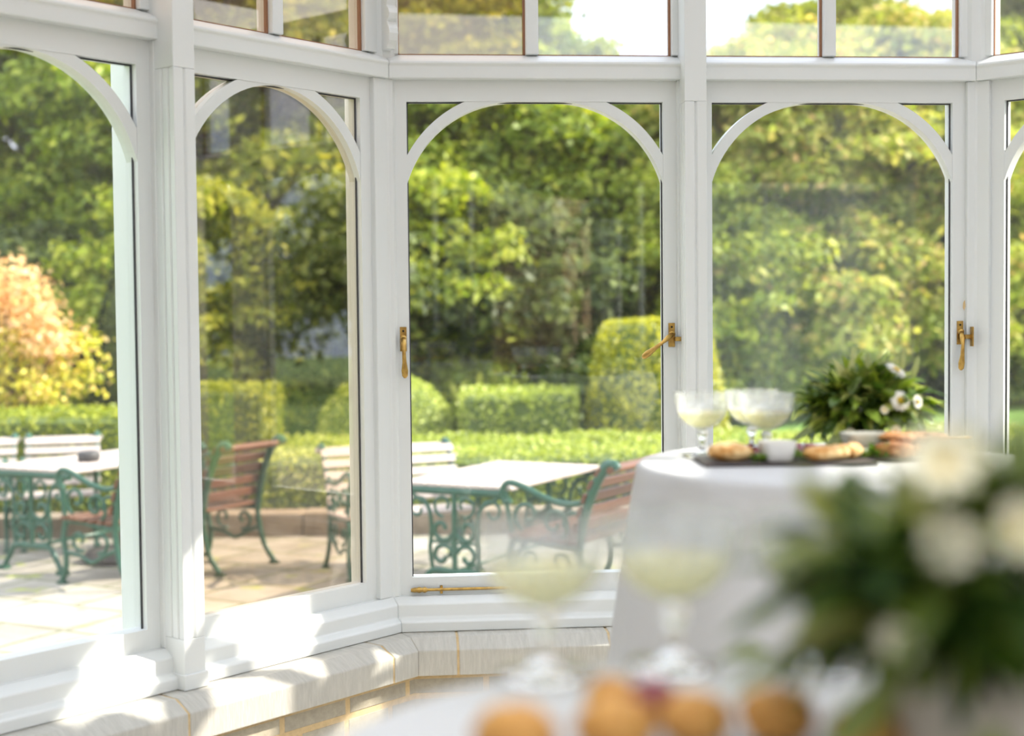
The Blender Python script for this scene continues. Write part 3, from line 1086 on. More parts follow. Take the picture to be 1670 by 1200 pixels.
pb = at(1412, 720, 2.46)
bouquet('flower_arrangement', (pb.x, 2.46, Z_TAB + 0.0005), 'low leafy arrangement with white daisies on the far table by the window',
        0.108, 0.080, 0.062, 0.078, 560, (0.024, 0.050), (0.012, 0.022), 'leaf_bouquet', 11,
        [((0.040, -0.072, 0.088), (0.15, -1, 0.25), 0.0175, 'daisy'), ((0.040, -0.045, 0.138), (0.5, -0.35, 0.8), 0.020, 'daisy'),
         ((0.072, -0.062, 0.085), (0.6, -0.8, 0.1), 0.012, 'daisy'), ((-0.028, -0.055, 0.115), (-0.2, -0.6, 0.8), 0.030, 'cluster'),
         ((-0.045, -0.078, 0.035), (-0.3, -1, 0.0), 0.011, 'rose'), ((0.028, -0.085, 0.040), (0.1, -1, 0.1), 0.010, 'rose'), ((0.012, -0.075, 0.072), (0, -1, .3), 0.009, 'rose')],
        [(0.0, 0.0), (0.045, 0.0), (0.052, 0.012), (0.054, 0.028), (0.050, 0.028), (0.046, 0.010), (0.0, 0.008)], 'vase_white',
        sprays=[((-0.06, -0.02, 0.12), (-0.75, 0, 0.6), 0.055, 0.012), ((-0.035, -0.02, 0.115), (0.2, 0, 1), 0.06, 0.011), ((0.0, 0, 0.125), (0.15, 0, 1), 0.045, 0.010),
                ((0.06, 0, 0.13), (0.2, 0, 1), 0.045, 0.010), ((0.08, 0, 0.12), (0.3, 0, 1), 0.045, 0.010), ((-0.08, -0.05, 0.05), (-1, -0.2, -0.35), 0.075, 0.020),
                ((-0.05, -0.07, 0.04), (-0.7, -0.3, -0.5), 0.06, 0.020), ((-0.02, -0.07, 0.035), (-0.4, -0.4, -0.6), 0.045, 0.016)])

pb = at(1612, 930, 0.74)
bz = Z_TAB + 0.0005
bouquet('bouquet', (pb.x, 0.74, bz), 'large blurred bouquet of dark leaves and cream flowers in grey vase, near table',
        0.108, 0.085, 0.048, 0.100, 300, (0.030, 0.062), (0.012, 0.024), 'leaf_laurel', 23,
        [((-0.036, -0.040, 0.164), (-0.2, -0.8, 0.6), 0.024, 'rose'), ((-0.046, -0.078, 0.134), (-0.1, -1, 0.2), 0.016, 'rose'), ((-0.014, -0.080, 0.140), (0.2, -1, 0.2), 0.018, 'rose'),
         ((-0.010, -0.065, 0.142), (0.1, -1, 0.5), 0.012, 'rose'), ((-0.062, -0.065, 0.088), (-0.5, -0.8, -0.3), 0.014, 'rose'), ((0.010, -0.07, 0.10), (0.1, -1, .2), 0.013, 'rose')],
        [(0.0, 0.0), (0.036, 0.0), (0.046, 0.02), (0.050, 0.045), (0.046, 0.064), (0.042, 0.064), (0.044, 0.045), (0.038, 0.01), (0.0, 0.008)], 'vase_grey',
        sprays=[((-0.06, -0.04, 0.125), (-0.7, 0, 0.6), 0.04, 0.018), ((-0.075, -0.03, 0.12), (-1, 0, 0.15), 0.05, 0.02), ((-0.07, -0.04, 0.09), (-1, 0, -0.1), 0.045, 0.02),
                ((-0.06, -0.05, 0.06), (-0.8, -0.1, -0.6), 0.055, 0.022), ((-0.08, -0.02, 0.075), (-1, 0.2, -0.35), 0.070, 0.018), ((-0.02, -0.07, 0.045), (-0.2, -0.2, -1), 0.05, 0.024),
                ((-0.045, -0.05, 0.13), (-0.35, 0, 1), 0.045, 0.02), ((0.03, -0.03, 0.14), (0.4, 0, 1), 0.06, 0.02), ((0.0, -0.03, 0.15), (0.2, 0, 1), 0.05, 0.016)])
# loose leaf on the near cloth
p = at(1206, 1092, 0.955)
lf = MB().leaf((0.02, 0, 0.012), (-1, -0.15, 0.12), (0.1, -0.7, 1), 0.034, 0.013, 0.35, 6)
lf.tube([(0.02, 0, 0.012), (0.034, 0.004, 0.006), (0.05, 0.006, 0.001)], 0.0009, 5)
lf = lf.build('loose_leaf', 'leaf_dark', None, smooth=True)
lf.location = (p.x, 0.955, Z_TAB + 0.001)
tag(lf, 'single dark leaf lying on the near cloth left of the bouquet', 'leaf')

# ------------------------------------------------------------------ food on the far table


def plate_at(px, Y):
    p = at(px, 700, Y)
    return Vector((p.x, Y, Z_TAB))


c = plate_at(1278, 2.255)
s1 = MB().box(-0.135, 0.135, -0.055, 0.065, 0.0005, 0.006).build('slate_board', 'slate', bevel=0.002)
s1.location = c
s1.rotation_euler = (0, 0, 0.03)
tag(s1, 'dark slate board with flatbreads and a white dip bowl, far table', 'serving board', 'slate boards')
c2 = plate_at(1465, 2.30)
s2 = MB().box(-0.105, 0.105, -0.045, 0.075, 0.0005, 0.006).build('slate_board', 'slate', bevel=0.002)
s2.location = c2
s2.rotation_euler = (0, 0, -0.12)
tag(s2, 'dark slate board carrying the fried chicken skewers, far table', 'serving board', 'slate boards')
ZB = Z_TAB + 0.0065


def bread(px, Y, r, rot, lab, seed, mat='bread'):
    p = plate_at(px, Y)
    m = MB()
    m.blob((0, 0, r[2] * 0.92), r, 20, 12, 0.10, seed)
    m.v = [(x, y, max(z, 0.0)) for x, y, z in m.v]
    o = m.build('flatbread_roll', mat, None, smooth=True)
    o.location = (p.x, p.y, ZB)
    o.rotation_euler = (0, 0, rot)
    tag(o, lab, 'bread', 'flatbread rolls on the slate board')
    return o


bread(1193, 2.235, (0.036, 0.016, 0.0135), 0.05, 'golden flatbread roll left of the white dip bowl', 1)
bread(1190, 2.275, (0.034, 0.015, 0.0135), -0.1, 'pale flatbread roll behind the leftmost golden roll', 2, 'bread_pale')
bread(1342, 2.225, (0.034, 0.016, 0.0125), 0.25, 'golden flatbread roll just right of the white dip bowl', 3)
bread(1368, 2.245, (0.030, 0.014, 0.0125), 0.7, 'middle one of the three flatbreads right of the dip', 4)
bread(1390, 2.262, (0.024, 0.013, 0.0125), 0.9, 'rightmost flatbread roll at the end of the slate', 5)


def dip_bowl(name, px, Y, zbase, w, d, h, mat, lab):
    p = plate_at(px, Y)
    b = empty(name, (p.x, p.y, zbase), 0.08)
    tag(b, lab, 'bowl')
    m = MB()
    n = 40

    def ring(sx, sy, z):
        out = []
        for k in range(n):
            a = 2 * PI * k / n
            ca, sa = math.cos(a), math.sin(a)
            e = 0.45
            out.append((sx * math.copysign(abs(ca) ** e, ca), sy * math.copysign(abs(sa) ** e, sa), z))
        return out
    rows = [ring(w * .72, d * .72, 0), ring(w * .78, d * .78, 0.002), ring(w, d, h), ring(w - .003, d - .003, h), ring(w * .76, d * .76, 0.006)]
    for r_ in rows:
        m.v += r_
    for i in range(len(rows) - 1):
        for k in range(n):
            k2 = (k + 1) % n
            m.f.append((i * n + k, i * n + k2, (i + 1) * n + k2, (i + 1) * n + k))
    m.f.append(tuple(range(n - 1, -1, -1)))
    m.f.append(tuple((len(rows) - 1) * n + k for k in range(n)))
    m.build('body', mat, b, smooth=True, autosmooth=40)
    q = MB()
    q.v = ring(w * .93 - .003, d * .93 - .003, h * .8)
    q.f = [tuple(range(n))]
    q.build('dip', 'dip', b)
    return b


dip_bowl('dip_bowl', 1267, 2.235, ZB, 0.0285, 0.0285, 0.030, 'porcelain', 'white porcelain dip bowl between the flatbreads on the slate')
dip_bowl('dip_bowl', 1410, 2.325, ZB, 0.037, 0.032, 0.034, 'grey_bowl', 'grey square dip bowl in front of the leafy arrangement')


def garnish(name, px, Y, rad, h, n, mat, lab, seed, zbase):
    r = random.Random(seed)
    p = plate_at(px, Y)
    m = MB()
    for i in range(n):
        th = r.uniform(0, 2 * PI)
        b = Vector((r.gauss(0, rad * .4), r.gauss(0, rad * .3), r.uniform(0.002, h * .5)))
        m.leaf(b, (math.cos(th), math.sin(th), r.uniform(0.0, 0.9)), (r.uniform(-1, 1), r.uniform(-1, 1), 1), r.uniform(0.012, 0.024), r.uniform(0.006, 0.012), r.uniform(0.1, 0.5), 4)
    m.v = [(x, y, max(z, 0.0005)) for x, y, z in m.v]
    o = m.build(name, mat, None, smooth=True)
    o.location = (p.x, p.y, zbase)
    tag(o, lab, 'salad', kind='stuff')
    return o


garnish('salad_leaves', 1303, 2.232, 0.020, 0.028, 34, 'salad', 'green salad leaves right of the white dip bowl', 1, ZB)
garnish('salad_leaves', 1238, 2.220, 0.012, 0.010, 16, 'salad', 'small green leaves left of the white dip bowl', 2, ZB)
garnish('salad_leaves', 1432, 2.275, 0.020, 0.030, 40, 'salad', 'green salad sprig beside the grey dip bowl', 3, ZB)
garnish('beetroot_leaves', 1230, 2.262, 0.010, 0.028, 16, 'beetroot', 'dark red leaves between flatbread and white bowl', 4, ZB)
garnish('beetroot_leaves', 1308, 2.272, 0.014, 0.032, 16, 'beetroot', 'dark red leaves behind the green salad', 5, ZB)


def chicken(px, Y, z, r, rot, lab, seed, stick=None):
    p = plate_at(px, Y)
    o = empty('chicken_skewer', (p.x, p.y, z), rot)
    tag(o, lab, 'skewer', 'fried chicken skewers on the slate board')
    m = MB()
    m.blob((0, 0, r[2] * .9), r, 30, 20, 0.30, seed)
    m.v = [(a, b, max(c_, 0.0)) for a, b, c_ in m.v]
    m.build('meat', 'chicken', o, smooth=True)
    if stick:
        MB().tube([(0, 0, r[2]), (stick, 0.0, r[2])], 0.0022, 8).build('skewer', 'stick', o, smooth=True)
    return o


chicken(1468, 2.27, ZB, (0.034, 0.017, 0.012), 0.1, 'lower front fried chicken skewer right of the salad sprig', 1, 0.115)
chicken(1500, 2.305, ZB, (0.036, 0.017, 0.012), -0.1, 'lower fried chicken skewer at the right of the board', 2, 0.09)
chicken(1472, 2.295, ZB + 0.021, (0.036, 0.018, 0.009), 0.18, 'upper fried chicken skewer on the left of the pile', 3)
chicken(1512, 2.300, ZB + 0.021, (0.034, 0.017, 0.009), -0.08, 'upper fried chicken skewer on the right of the pile', 4, 0.07)

# ------------------------------------------------------------------ golden fritters on the near table
for i, (px, Y, R, sx, lab) in enumerate([
    (838, 0.772, 0.0165, 1.4, 'leftmost golden fritter along the bottom edge of the photo'),
    (992, 0.850, 0.0135, 1.15, 'farthest golden fritter of the blurred row'),
    (1000, 0.782, 0.0170, 1.35, 'pale golden fritter in front of the farthest one'),
    (1128, 0.800, 0.0155, 1.35, 'golden fritter right of the dark red fruit'),
    (1262, 0.800, 0.0170, 1.3, 'round golden fritter nearer the bouquet, second from the right'),
    (1412, 0.768, 0.0165, 1.45, 'rightmost golden fritter under the bouquet'),
]):
    p = at(px, 900, Y)
    m = MB()
    m.blob((0, 0, R), (R * sx, R * 1.2, R), 20, 14, 0.05, i + 40)
    o = m.build('fritter', 'arancini', None, smooth=True)
    o.location = (p.x, Y - 0.012, Z_TAB + 0.0005)
    tag(o, lab, 'fritter', 'golden fritters on the near table')
p = at(1072, 900, 0.805)
o = MB().blob((0, 0, 0.013), (0.017, 0.013, 0.013), 18, 12, 0.05, 3).build('red_fruit', 'fruit_red', None, smooth=True)
o.location = (p.x, 0.835, Z_TAB + 0.0005)
tag(o, 'dark red fruit between the golden fritters', 'fruit')


# ------------------------------------------------------------------ terrace and garden ground
m = MB()
m.box(-14, 14, 3.2, 10.9, TERR - 0.25, TERR)
o = struct(m.build('ground_terrace', 'flagstone'), 'pale stone paving of the terrace with mossy joints', 'paving')
m = MB()
m.box(-14, 14, 10.9, 18.0, TERR - 0.25, TERR + 0.04)
struct(m.build('ground_bed', 'soil'), 'dark planting bed below the hedges', 'ground')
m = MB()
m.box(-45, 45, 18.0, 90, TERR - 0.25, TERR + 0.05)
struct(m.build('ground_lawn', 'lawn'), 'green lawn beyond the hedges', 'lawn')
m = MB()
m.box(-60, 60, -50, 90, TERR - 0.6, TERR - 0.26)
struct(m.build('ground_lawn_around', 'lawn'), 'grass around the house, outside the photo', 'lawn')
m = MB()
for i in range(24):
    a = -9.6 + i * 0.8
    m.box(a + 0.004, a + 0.796, 10.75, 11.05, TERR - 0.02, TERR + 0.17 + 0.01 * math.sin(i * 7))
o = m.build('trim_kerb', 'kerb_stone', bevel=0.012)
struct(o, 'low rough stone edging between terrace and hedge', 'kerb')


# ------------------------------------------------------------------ iron and timber garden furniture
def spiral(cx, cz, r0, r1, a0, a1, n=26):
    return [(cx + (r0 + (r1 - r0) * i / n) * math.cos(a0 + (a1 - a0) * i / n), cz + (r0 + (r1 - r0) * i / n) * math.sin(a0 + (a1 - a0) * i / n)) for i in range(n + 1)]


def smooth_path(pts, n=8):
    out = []
    P = [pts[0]] + list(pts) + [pts[-1]]
    for i in range(1, len(P) - 2):
        for k in range(n):
            t = k / n
            q = []
            for d in range(2):
                p0, p1, p2, p3 = P[i - 1][d], P[i][d], P[i + 1][d], P[i + 2][d]
                q.append(0.5 * (2 * p1 + (p2 - p0) * t + (2 * p0 - 5 * p1 + 4 * p2 - p3) * t * t + (3 * p1 - p0 - 3 * p2 + p3) * t ** 3))
            out.append(tuple(q))
    out.append(tuple(pts[-1]))
    return out


def seat_end(x):
    """one cast-iron end of a seat, in the plane x; front is +y"""
    m = MB()
    def bar(p, r, n=8, fl=0.8):
        m.tube([(x, a, b) for a, b in p], r, n, flat=(0, fl))
    post = smooth_path([(-0.205, 0.36), (-0.225, 0.48), (-0.265, 0.63), (-0.325, 0.765), (-0.375, 0.835), (-0.415, 0.85), (-0.44, 0.825)])
    bar(post, [0.022 + 0.012 * (i / len(post)) for i in range(len(post))], 10)
    bar(smooth_path([(-0.205, 0.40), (-0.215, 0.28), (-0.26, 0.13), (-0.345, 0.015)]), 0.020, 10)
    m.box(x - 0.022, x + 0.022, -0.375, -0.315, 0.0, 0.016)
    fl_ = smooth_path([(0.22, 0.40), (0.245, 0.30), (0.225, 0.18), (0.235, 0.08), (0.27, 0.012)])
    bar(fl_, 0.021, 10)
    m.box(x - 0.022, x + 0.022, 0.235, 0.295, 0.0, 0.016)
    # seat rail
    bar(smooth_path([(-0.21, 0.375), (-0.05, 0.385), (0.10, 0.405), (0.235, 0.40)]), 0.018)
    # arm
    arm = smooth_path([(-0.29, 0.69), (-0.22, 0.635), (-0.11, 0.62), (0.02, 0.65), (0.16, 0.705), (0.25, 0.72), (0.29, 0.675), (0.275, 0.615), (0.235, 0.62)])
    bar(arm, 0.019, 10)
    bar(smooth_path([(0.275, 0.67), (0.25, 0.54), (0.225, 0.40)]), 0.015)
    # scrolls between arm and seat
    bar(spiral(0.125, 0.54, 0.095, 0.02, -1.2, 5.2), 0.013)
    bar(spiral(-0.045, 0.505, 0.095, 0.02, PI + 1.0, -3.2), 0.013)
    bar(spiral(-0.175, 0.52, 0.075, 0.015, -0.5, 5.0), 0.012)
    # scrolls under the seat
    bar(smooth_path([(-0.225, 0.25), (-0.10, 0.20), (0.0, 0.155), (0.10, 0.19), (0.225, 0.20)]), 0.014)
    bar(spiral(0.10, 0.29, 0.075, 0.018, -2.0, 4.0), 0.012)
    bar(spiral(-0.08, 0.29, 0.075, 0.018, 5.0, -1.2), 0.012)
    return m


def make_seat(name, L, label, cat, wood):
    r = empty(name)
    tag(r, label, cat)
    for sx in (-1, 1):
        seat_end(sx * (L / 2 - 0.02)).build('iron_end', 'iron_green', r, smooth=True, autosmooth=50)
    for i in range(6):
        y = -0.17 + i * 0.077
        z = 0.398 + 0.014 * (i / 5)
        MB().box(-L / 2 - 0.005, L / 2 + 0.005, y - 0.029, y + 0.029, z, z + 0.022).build('seat_slat', wood, r, bevel=0.004)
    # back slats follow the post
    pts = [(-0.222, 0.495), (-0.243, 0.58), (-0.272, 0.66), (-0.312, 0.738), (-0.358, 0.81)]
    for i, (y, z) in enumerate(pts):
        tl = 0.22 + 0.10 * i
        m = MB()
        m.box(-L / 2 - 0.005, L / 2 + 0.005, -0.011, 0.011, -0.029, 0.029)
        ca, sa = math.cos(tl), math.sin(tl)
        m.v = [(a, y + 0.028 + b * ca - c_ * sa, z + b * sa + c_ * ca) for a, b, c_ in m.v]
        m.build('back_slat', wood, r, bevel=0.004)
    MB().tube([(-L / 2 - 0.02, -0.415, 0.825), (L / 2 + 0.02, -0.415, 0.825)], 0.019, 12).build('top_rail', wood, r, smooth=True, autosmooth=50)
    return r


def table_end(x):
    m = MB()
    def bar(p, r, n=8, fl=0.8):
        m.tube([(x, a, b) for a, b in p], r, n, flat=(0, fl))
    W = 0.355
    bar([(-W, 0.645), (W, 0.645)], 0.024)
    bar([(0, 0.64), (0, 0.17)], 0.019)
    bar([(-0.16, 0.17), (0.16, 0.17)], 0.02)
    for s in (-1, 1):
        bar(smooth_path([(0, 0.17), (s * 0.15, 0.17), (s * 0.21, 0.10), (s * 0.26, 0.02)]), 0.020, 10)
        m.box(x - 0.025, x + 0.025, s * 0.27 - 0.04, s * 0.27 + 0.04, 0.0, 0.025)
        bar([(s * p[0], p[1]) for p in spiral(0.085, 0.26, 0.075, 0.018, PI * 0.9, PI * 0.9 - 6.0)], 0.015)
        bar([(s * p[0], p[1]) for p in spiral(0.085, 0.42, 0.078, 0.018, -PI * 0.9, -PI * 0.9 + 6.0)], 0.015)
        bar([(s * p[0], p[1]) for p in smooth_path([(0.15, 0.18), (0.168, 0.30), (0.155, 0.42), (0.18, 0.55), (0.26, 0.60), (0.32, 0.64)])], 0.014)
        bar([(s * p[0], p[1]) for p in spiral(0.075, 0.56, 0.07, 0.03, -PI / 2, PI * 1.2)], 0.011)
        bar([(s * p[0], p[1]) for p in spiral(0.25, 0.53, 0.075, 0.018, 2.4, -3.4)], 0.011)
        bar([(s * p[0], p[1]) for p in smooth_path([(0.0, 0.34), (0.09, 0.345), (0.16, 0.34)])], 0.010)
    return m


def make_table(name, L, label):
    r = empty(name)
    tag(r, label, 'garden table')
    for sx in (-1, 1):
        table_end(sx * (L / 2 - 0.012)).build('iron_end', 'iron_green', r, smooth=True, autosmooth=50)
    for i in range(8):
        y = -0.339 + i * 0.097
        MB().box(-L / 2, L / 2, y - 0.044, y + 0.044, 0.667, 0.690).build('top_slat', 'slat_grey', r, bevel=0.005)
    MB().tube([(-L / 2 + 0.06, 0, 0.17), (L / 2 - 0.06, 0, 0.17)], 0.012, 8).build('tie_rod', 'iron_green', r, smooth=True)
    return r


def place(o, x, y, deg, z=TERR):
    o.location = (x, y, z)
    o.rotation_euler = (0, 0, math.radians(deg))


GF = 'green iron garden furniture on the terrace'
# right-hand set
tb = make_table('garden_table', 1.25, 'green iron garden table with pale slats behind the brass stay window')
tb['group'] = GF
e = Vector((-0.88, 0.47, 0)).normalized()
ax = Vector((0.47, 0.88, 0)).normalized()
TDEG = math.degrees(math.atan2(ax.y, ax.x))
cen = Vector((-0.02, 8.08, 0)) + ax * 0.625 + e * 0.375
place(tb, cen.x, cen.y, TDEG)
bench = make_seat('garden_bench', 0.98, 'slatted bench with green iron ends facing the window across the right table', 'bench', 'slat_grey')
bench['group'] = GF
bench.scale = (0.94,) * 3
place(bench, -0.72, 9.29, 23.5 + 180)
b2 = make_seat('garden_bench', 1.25, 'slatted bench seen from behind, its curled green arm right of the right table', 'bench', 'slat_wood')
b2['group'] = GF
place(b2, 0.50, 8.42, 58.8)
# left-hand set
t2 = dup(tb, (0, 0, 0), 0, 'green iron garden table holding the round dark ashtray')
cen = Vector((-2.86, 9.17, 0)) + ax * 0.625 + e * 0.375
place(t2, cen.x, cen.y, TDEG)
ch = make_seat('garden_chair', 0.58, 'slatted garden chair directly behind the ashtray table, facing the window', 'chair', 'slat_grey')
ch['group'] = GF
ch.scale = (0.92,) * 3
place(ch, -3.33, 10.44, 180 + 14)
c2_ = dup(ch, (0, 0, 0), 0, 'slatted garden chair at the left photo edge behind the ashtray table', 0.92)
place(c2_, -3.93, 10.32, 180 + 12)
cb = make_seat('garden_chair', 0.58, 'brown slatted chair seen from behind through the angled window', 'chair', 'slat_wood')
cb['group'] = GF
place(cb, -2.06, 9.53, 59.5)
cd = dup(cb, (0, 0, 0), 0, 'green iron chair beside the ashtray table, partly behind the fluted post')
place(cd, -2.49, 9.03, 59.5)

p = atz(145, 752, TERR + 0.690)
a = MB().lathe([(0.0, 0.0), (0.062, 0.0), (0.074, 0.012), (0.077, 0.04), (0.072, 0.062), (0.058, 0.070), (0.048, 0.064), (0.04, 0.03), (0, 0.028)], 36).build('ashtray', 'ashtray', None, smooth=True)
a.location = (p.x, p.y, TERR + 0.6905)
tag(a, 'round dark grey ashtray on the left garden table', 'ashtray')
p = atz(182, 922, TERR)
a = MB().lathe([(0.0, 0.0), (0.235, 0.0), (0.25, 0.03), (0.22, 0.075), (0.12, 0.10), (0.03, 0.11), (0.03, 0.16), (0.02, 0.16), (0.02, 0.10), (0.0, 0.10)], 40).build('parasol_base', 'cast_base', None, smooth=True, autosmooth=50)
a.location = (p.x, p.y + 0.2, TERR)
tag(a, 'dark round parasol base on the paving under the left chair', 'parasol base')


# ------------------------------------------------------------------ planting
def cards(P, Nn, size, rng, tilt=0.7):
    """leaf diamonds: centres P (n,3), outward normals Nn (n,3)"""
    n = len(P)
    nr = Nn + rng.normal(0, tilt, (n, 3))
    nr /= np.linalg.norm(nr, axis=1)[:, None] + 1e-9
    t = np.cross(nr, rng.normal(0, 1, (n, 3)))
    t /= np.linalg.norm(t, axis=1)[:, None] + 1e-9
    b = np.cross(nr, t)
    s = (size * rng.uniform(0.6, 1.3, n))[:, None]
    V = np.stack([P - t * s, P + b * s * 0.5 + nr * s * 0.1, P + t * s, P - b * s * 0.5 + nr * s * 0.1], 1).reshape(-1, 3)
    return V


def card_mesh(name, V):
    n = len(V) // 4
    me = bpy.data.meshes.new(name)
    me.vertices.add(len(V))
    me.vertices.foreach_set('co', V.astype(np.float32).ravel())
    me.loops.add(len(V))
    me.loops.foreach_set('vertex_index', np.arange(len(V), dtype=np.int32))
    me.polygons.add(n)
    me.polygons.foreach_set('loop_start', np.arange(0, 4 * n, 4, dtype=np.int32))
    me.polygons.foreach_set('loop_total', np.full(n, 4, dtype=np.int32))
    me.update()
    me.validate()
    return me


def card_obj(name, V, mat, parent):
    me = card_mesh(name, V)
    me.materials.append(MAT[mat])
    o = bpy.data.objects.new(name, me)
    COL.objects.link(o)
    o.parent = parent
    return o


def crown_points(blobs, per, rng):
    P, Q = [], []
    for (c, r) in blobs:
        k = max(40, int(per * (r[0] * r[1] * r[2]) ** (2 / 3)))
        d = rng.normal(0, 1, (k, 3))
        d /= np.linalg.norm(d, axis=1)[:, None]
        d[:, 2] = np.where(d[:, 2] < -0.5, -d[:, 2], d[:, 2])
        rad = 0.35 + 0.85 * rng.random(k) + np.abs(rng.normal(0, 0.22, k))
        P.append(np.array(c) + d * np.array(r) * rad[:, None] + rng.normal(0, 0.04, (k, 3)))
        Q.append(d + np.array([0, 0, 0.5]))
    return np.concatenate(P), np.concatenate(Q)


def make_tree(name, label, seed, Ht, Wd, mat, leaf, per, low=0.25, conifer=False, cat='tree'):
    rng = np.random.default_rng(seed)
    r = random.Random(seed)
    t = empty(name)
    tag(t, label, cat)
    blobs = []
    br = MB()
    br.tube([(0, 0, -0.1), (0.03, 0.02, Ht * 0.3), (-0.02, 0.05, Ht * 0.6), (0.03, 0, Ht * 0.9)], [Wd * 0.06 + .03, Wd * 0.045 + .02, Wd * 0.03, 0.02], 10)
    nb = 170
    for i in range(nb):
        if conifer:
            z = Ht * (low + (1 - low) * (i / nb) ** 0.9)
            rr = Wd * 0.5 * (1 - (z / Ht - low) / (1 - low)) * r.uniform(0.6, 1.05) + 0.1
        else:
            z = Ht * (low + (0.98 - low) * r.random())
            k = (z / Ht - low) / (1 - low)
            rr = Wd * 0.5 * math.sqrt(max(0.05, 1 - (2 * k - 0.85) ** 2 * 0.72)) * r.uniform(0.3, 1.12)
        a = i * 2.4 + r.uniform(-.4, .4)
        c = (rr * 0.9 * math.cos(a), rr * 0.9 * math.sin(a), z)
        s = Wd * r.uniform(0.045, 0.10)
        blobs.append((c, (s * r.uniform(1.0, 1.7), s * r.uniform(1.0, 1.7), s * (r.uniform(0.6, 1.1) if not conifer else 0.6))))
        if i % 5 == 0:
            br.tube([(0, 0, max(0.2, z - rr * 0.5)), (c[0] * .5, c[1] * .5, z - rr * .15), c], [0.04 + Wd * .008, 0.03, 0.012], 6)
    P, Q = crown_points(blobs, per, rng)
    card_obj('crown', cards(P, Q, leaf, rng), mat, t)
    br.build('trunk', 'bark', t, smooth=True)
    return t


def hedge_block(name, x, y, lx, ly, h, rz, label, mat, leaf, dens, seed, cat='hedge', rounded=0.06):
    rng = np.random.default_rng(seed)
    t = empty(name, (x, y, TERR + 0.03), rz)
    tag(t, label, cat)
    MB().box(-lx / 2 + .05, lx / 2 - .05, -ly / 2 + .05, ly / 2 - .05, 0, h - .06).build('core', 'hedge_core', t)
    P, Q = [], []
    for (area, f, nr) in ((lx * ly, lambda a, b: np.stack([(a - .5) * lx, (b - .5) * ly, np.full_like(a, h)], 1), (0, 0, 1)),
                          (lx * h, lambda a, b: np.stack([(a - .5) * lx, np.full_like(a, -ly / 2), b * h], 1), (0, -1, 0)),
                          (ly * h, lambda a, b: np.stack([np.full_like(a, lx / 2), (a - .5) * ly, b * h], 1), (1, 0, 0)),
                          (ly * h, lambda a, b: np.stack([np.full_like(a, -lx / 2), (a - .5) * ly, b * h], 1), (-1, 0, 0)),
                          (lx * h * .4, lambda a, b: np.stack([(a - .5) * lx, np.full_like(a, ly / 2), b * h], 1), (0, 1, 0))):
        k = int(area * dens)
        p = f(rng.random(k), rng.random(k)) + rng.normal(0, 0.018, (k, 3))
        # lumps
        p[:, 2] += 0.022 * np.sin(p[:, 0] * 5 + seed) * np.cos(p[:, 1] * 4.2) * (p[:, 2] / h)
        p[:, 1] += 0.02 * np.sin(p[:, 0] * 6.1 + p[:, 2] * 7)
        p[:, 2] = np.maximum(p[:, 2], 0.02)
        P.append(p)
        Q.append(np.tile(np.array(nr, float), (k, 1)))
    card_obj('foliage', cards(np.concatenate(P), np.concatenate(Q), leaf, rng), mat, t)
    return t


def solid_of_rev(name, x, y, prof, label, mat, leaf, n, seed, cat='topiary', tilt=0.6):
    rng = np.random.default_rng(seed)
    t = empty(name, (x, y, TERR + 0.03))
    tag(t, label, cat)
    MB().lathe([(max(0, r - .06), max(0, z - .04)) for r, z in prof], 28).build('core', 'hedge_core', t, smooth=True)
    seg = []
    for (r0, z0), (r1, z1) in zip(prof[:-1], prof[1:]):
        L = math.hypot(r1 - r0, z1 - z0)
        seg.append((L * (r0 + r1) + 1e-6, r0, z0, r1, z1))
    W = np.array([s[0] for s in seg])
    idx = rng.choice(len(seg), n, p=W / W.sum())
    S = np.array([s[1:] for s in seg])[idx]
    u = rng.random(n)
    r = S[:, 0] + (S[:, 2] - S[:, 0]) * u + rng.normal(0, 0.016, n)
    z = S[:, 1] + (S[:, 3] - S[:, 1]) * u + rng.normal(0, 0.012, n)
    a = rng.random(n) * 2 * PI
    r = r * (1 + 0.02 * np.sin(a * 5 + z * 4))
    P = np.stack([r * np.cos(a), r * np.sin(a), np.maximum(z, 0.02)], 1)
    dr, dz = S[:, 2] - S[:, 0], S[:, 3] - S[:, 1]
    L = np.hypot(dr, dz) + 1e-6
    Q = np.stack([dz / L * np.cos(a), dz / L * np.sin(a), -dr / L], 1)
    card_obj('foliage', cards(P, Q, leaf, rng, tilt), mat, t)
    return t


# near hedges right behind the furniture
hedge_block('box_hedge', -5.25, 12.1, 4.1, 1.0, 0.84, 0.0, 'clipped low hedge behind the left garden chairs', 'leaf_hedge', 0.028, 900, 1)
hedge_block('box_hedge', -2.64, 12.55, 1.06, 1.0, 1.02, 0.0, 'square clipped hedge block above the brown slatted chair', 'leaf_hedge', 0.028, 1100, 2)
hedge_block('box_hedge', 0.45, 12.2, 5.0, 1.9, 0.52, 0.06, 'bright low box hedge directly behind the right garden table', 'leaf_box', 0.026, 900, 3)
hedge_block('box_hedge', 0.07, 14.0, 1.1, 1.1, 0.88, -0.05, 'box hedge strip running between the ball and the tall topiary', 'leaf_box', 0.028, 900, 4)
hedge_block('box_hedge', 4.98, 11.7, 3.8, 1.2, 0.62, -0.06, 'pale box hedge below the lawn, behind the flower arrangement', 'leaf_box', 0.028, 900, 5)
pc = at(630, 660, 14.0)
ball = [(0.65 * math.sin(PI * i / 16), 0.50 - 0.56 * math.cos(PI * i / 16)) for i in range(17)]
ball = [(r_, max(0.0, z_)) for r_, z_ in ball]
solid_of_rev('topiary_ball', pc.x, 14.0, ball, 'round clipped topiary ball seen either side of the corner post', 'leaf_box', 0.026, 7000, 6)
pc = at(1069, 600, 14.1)
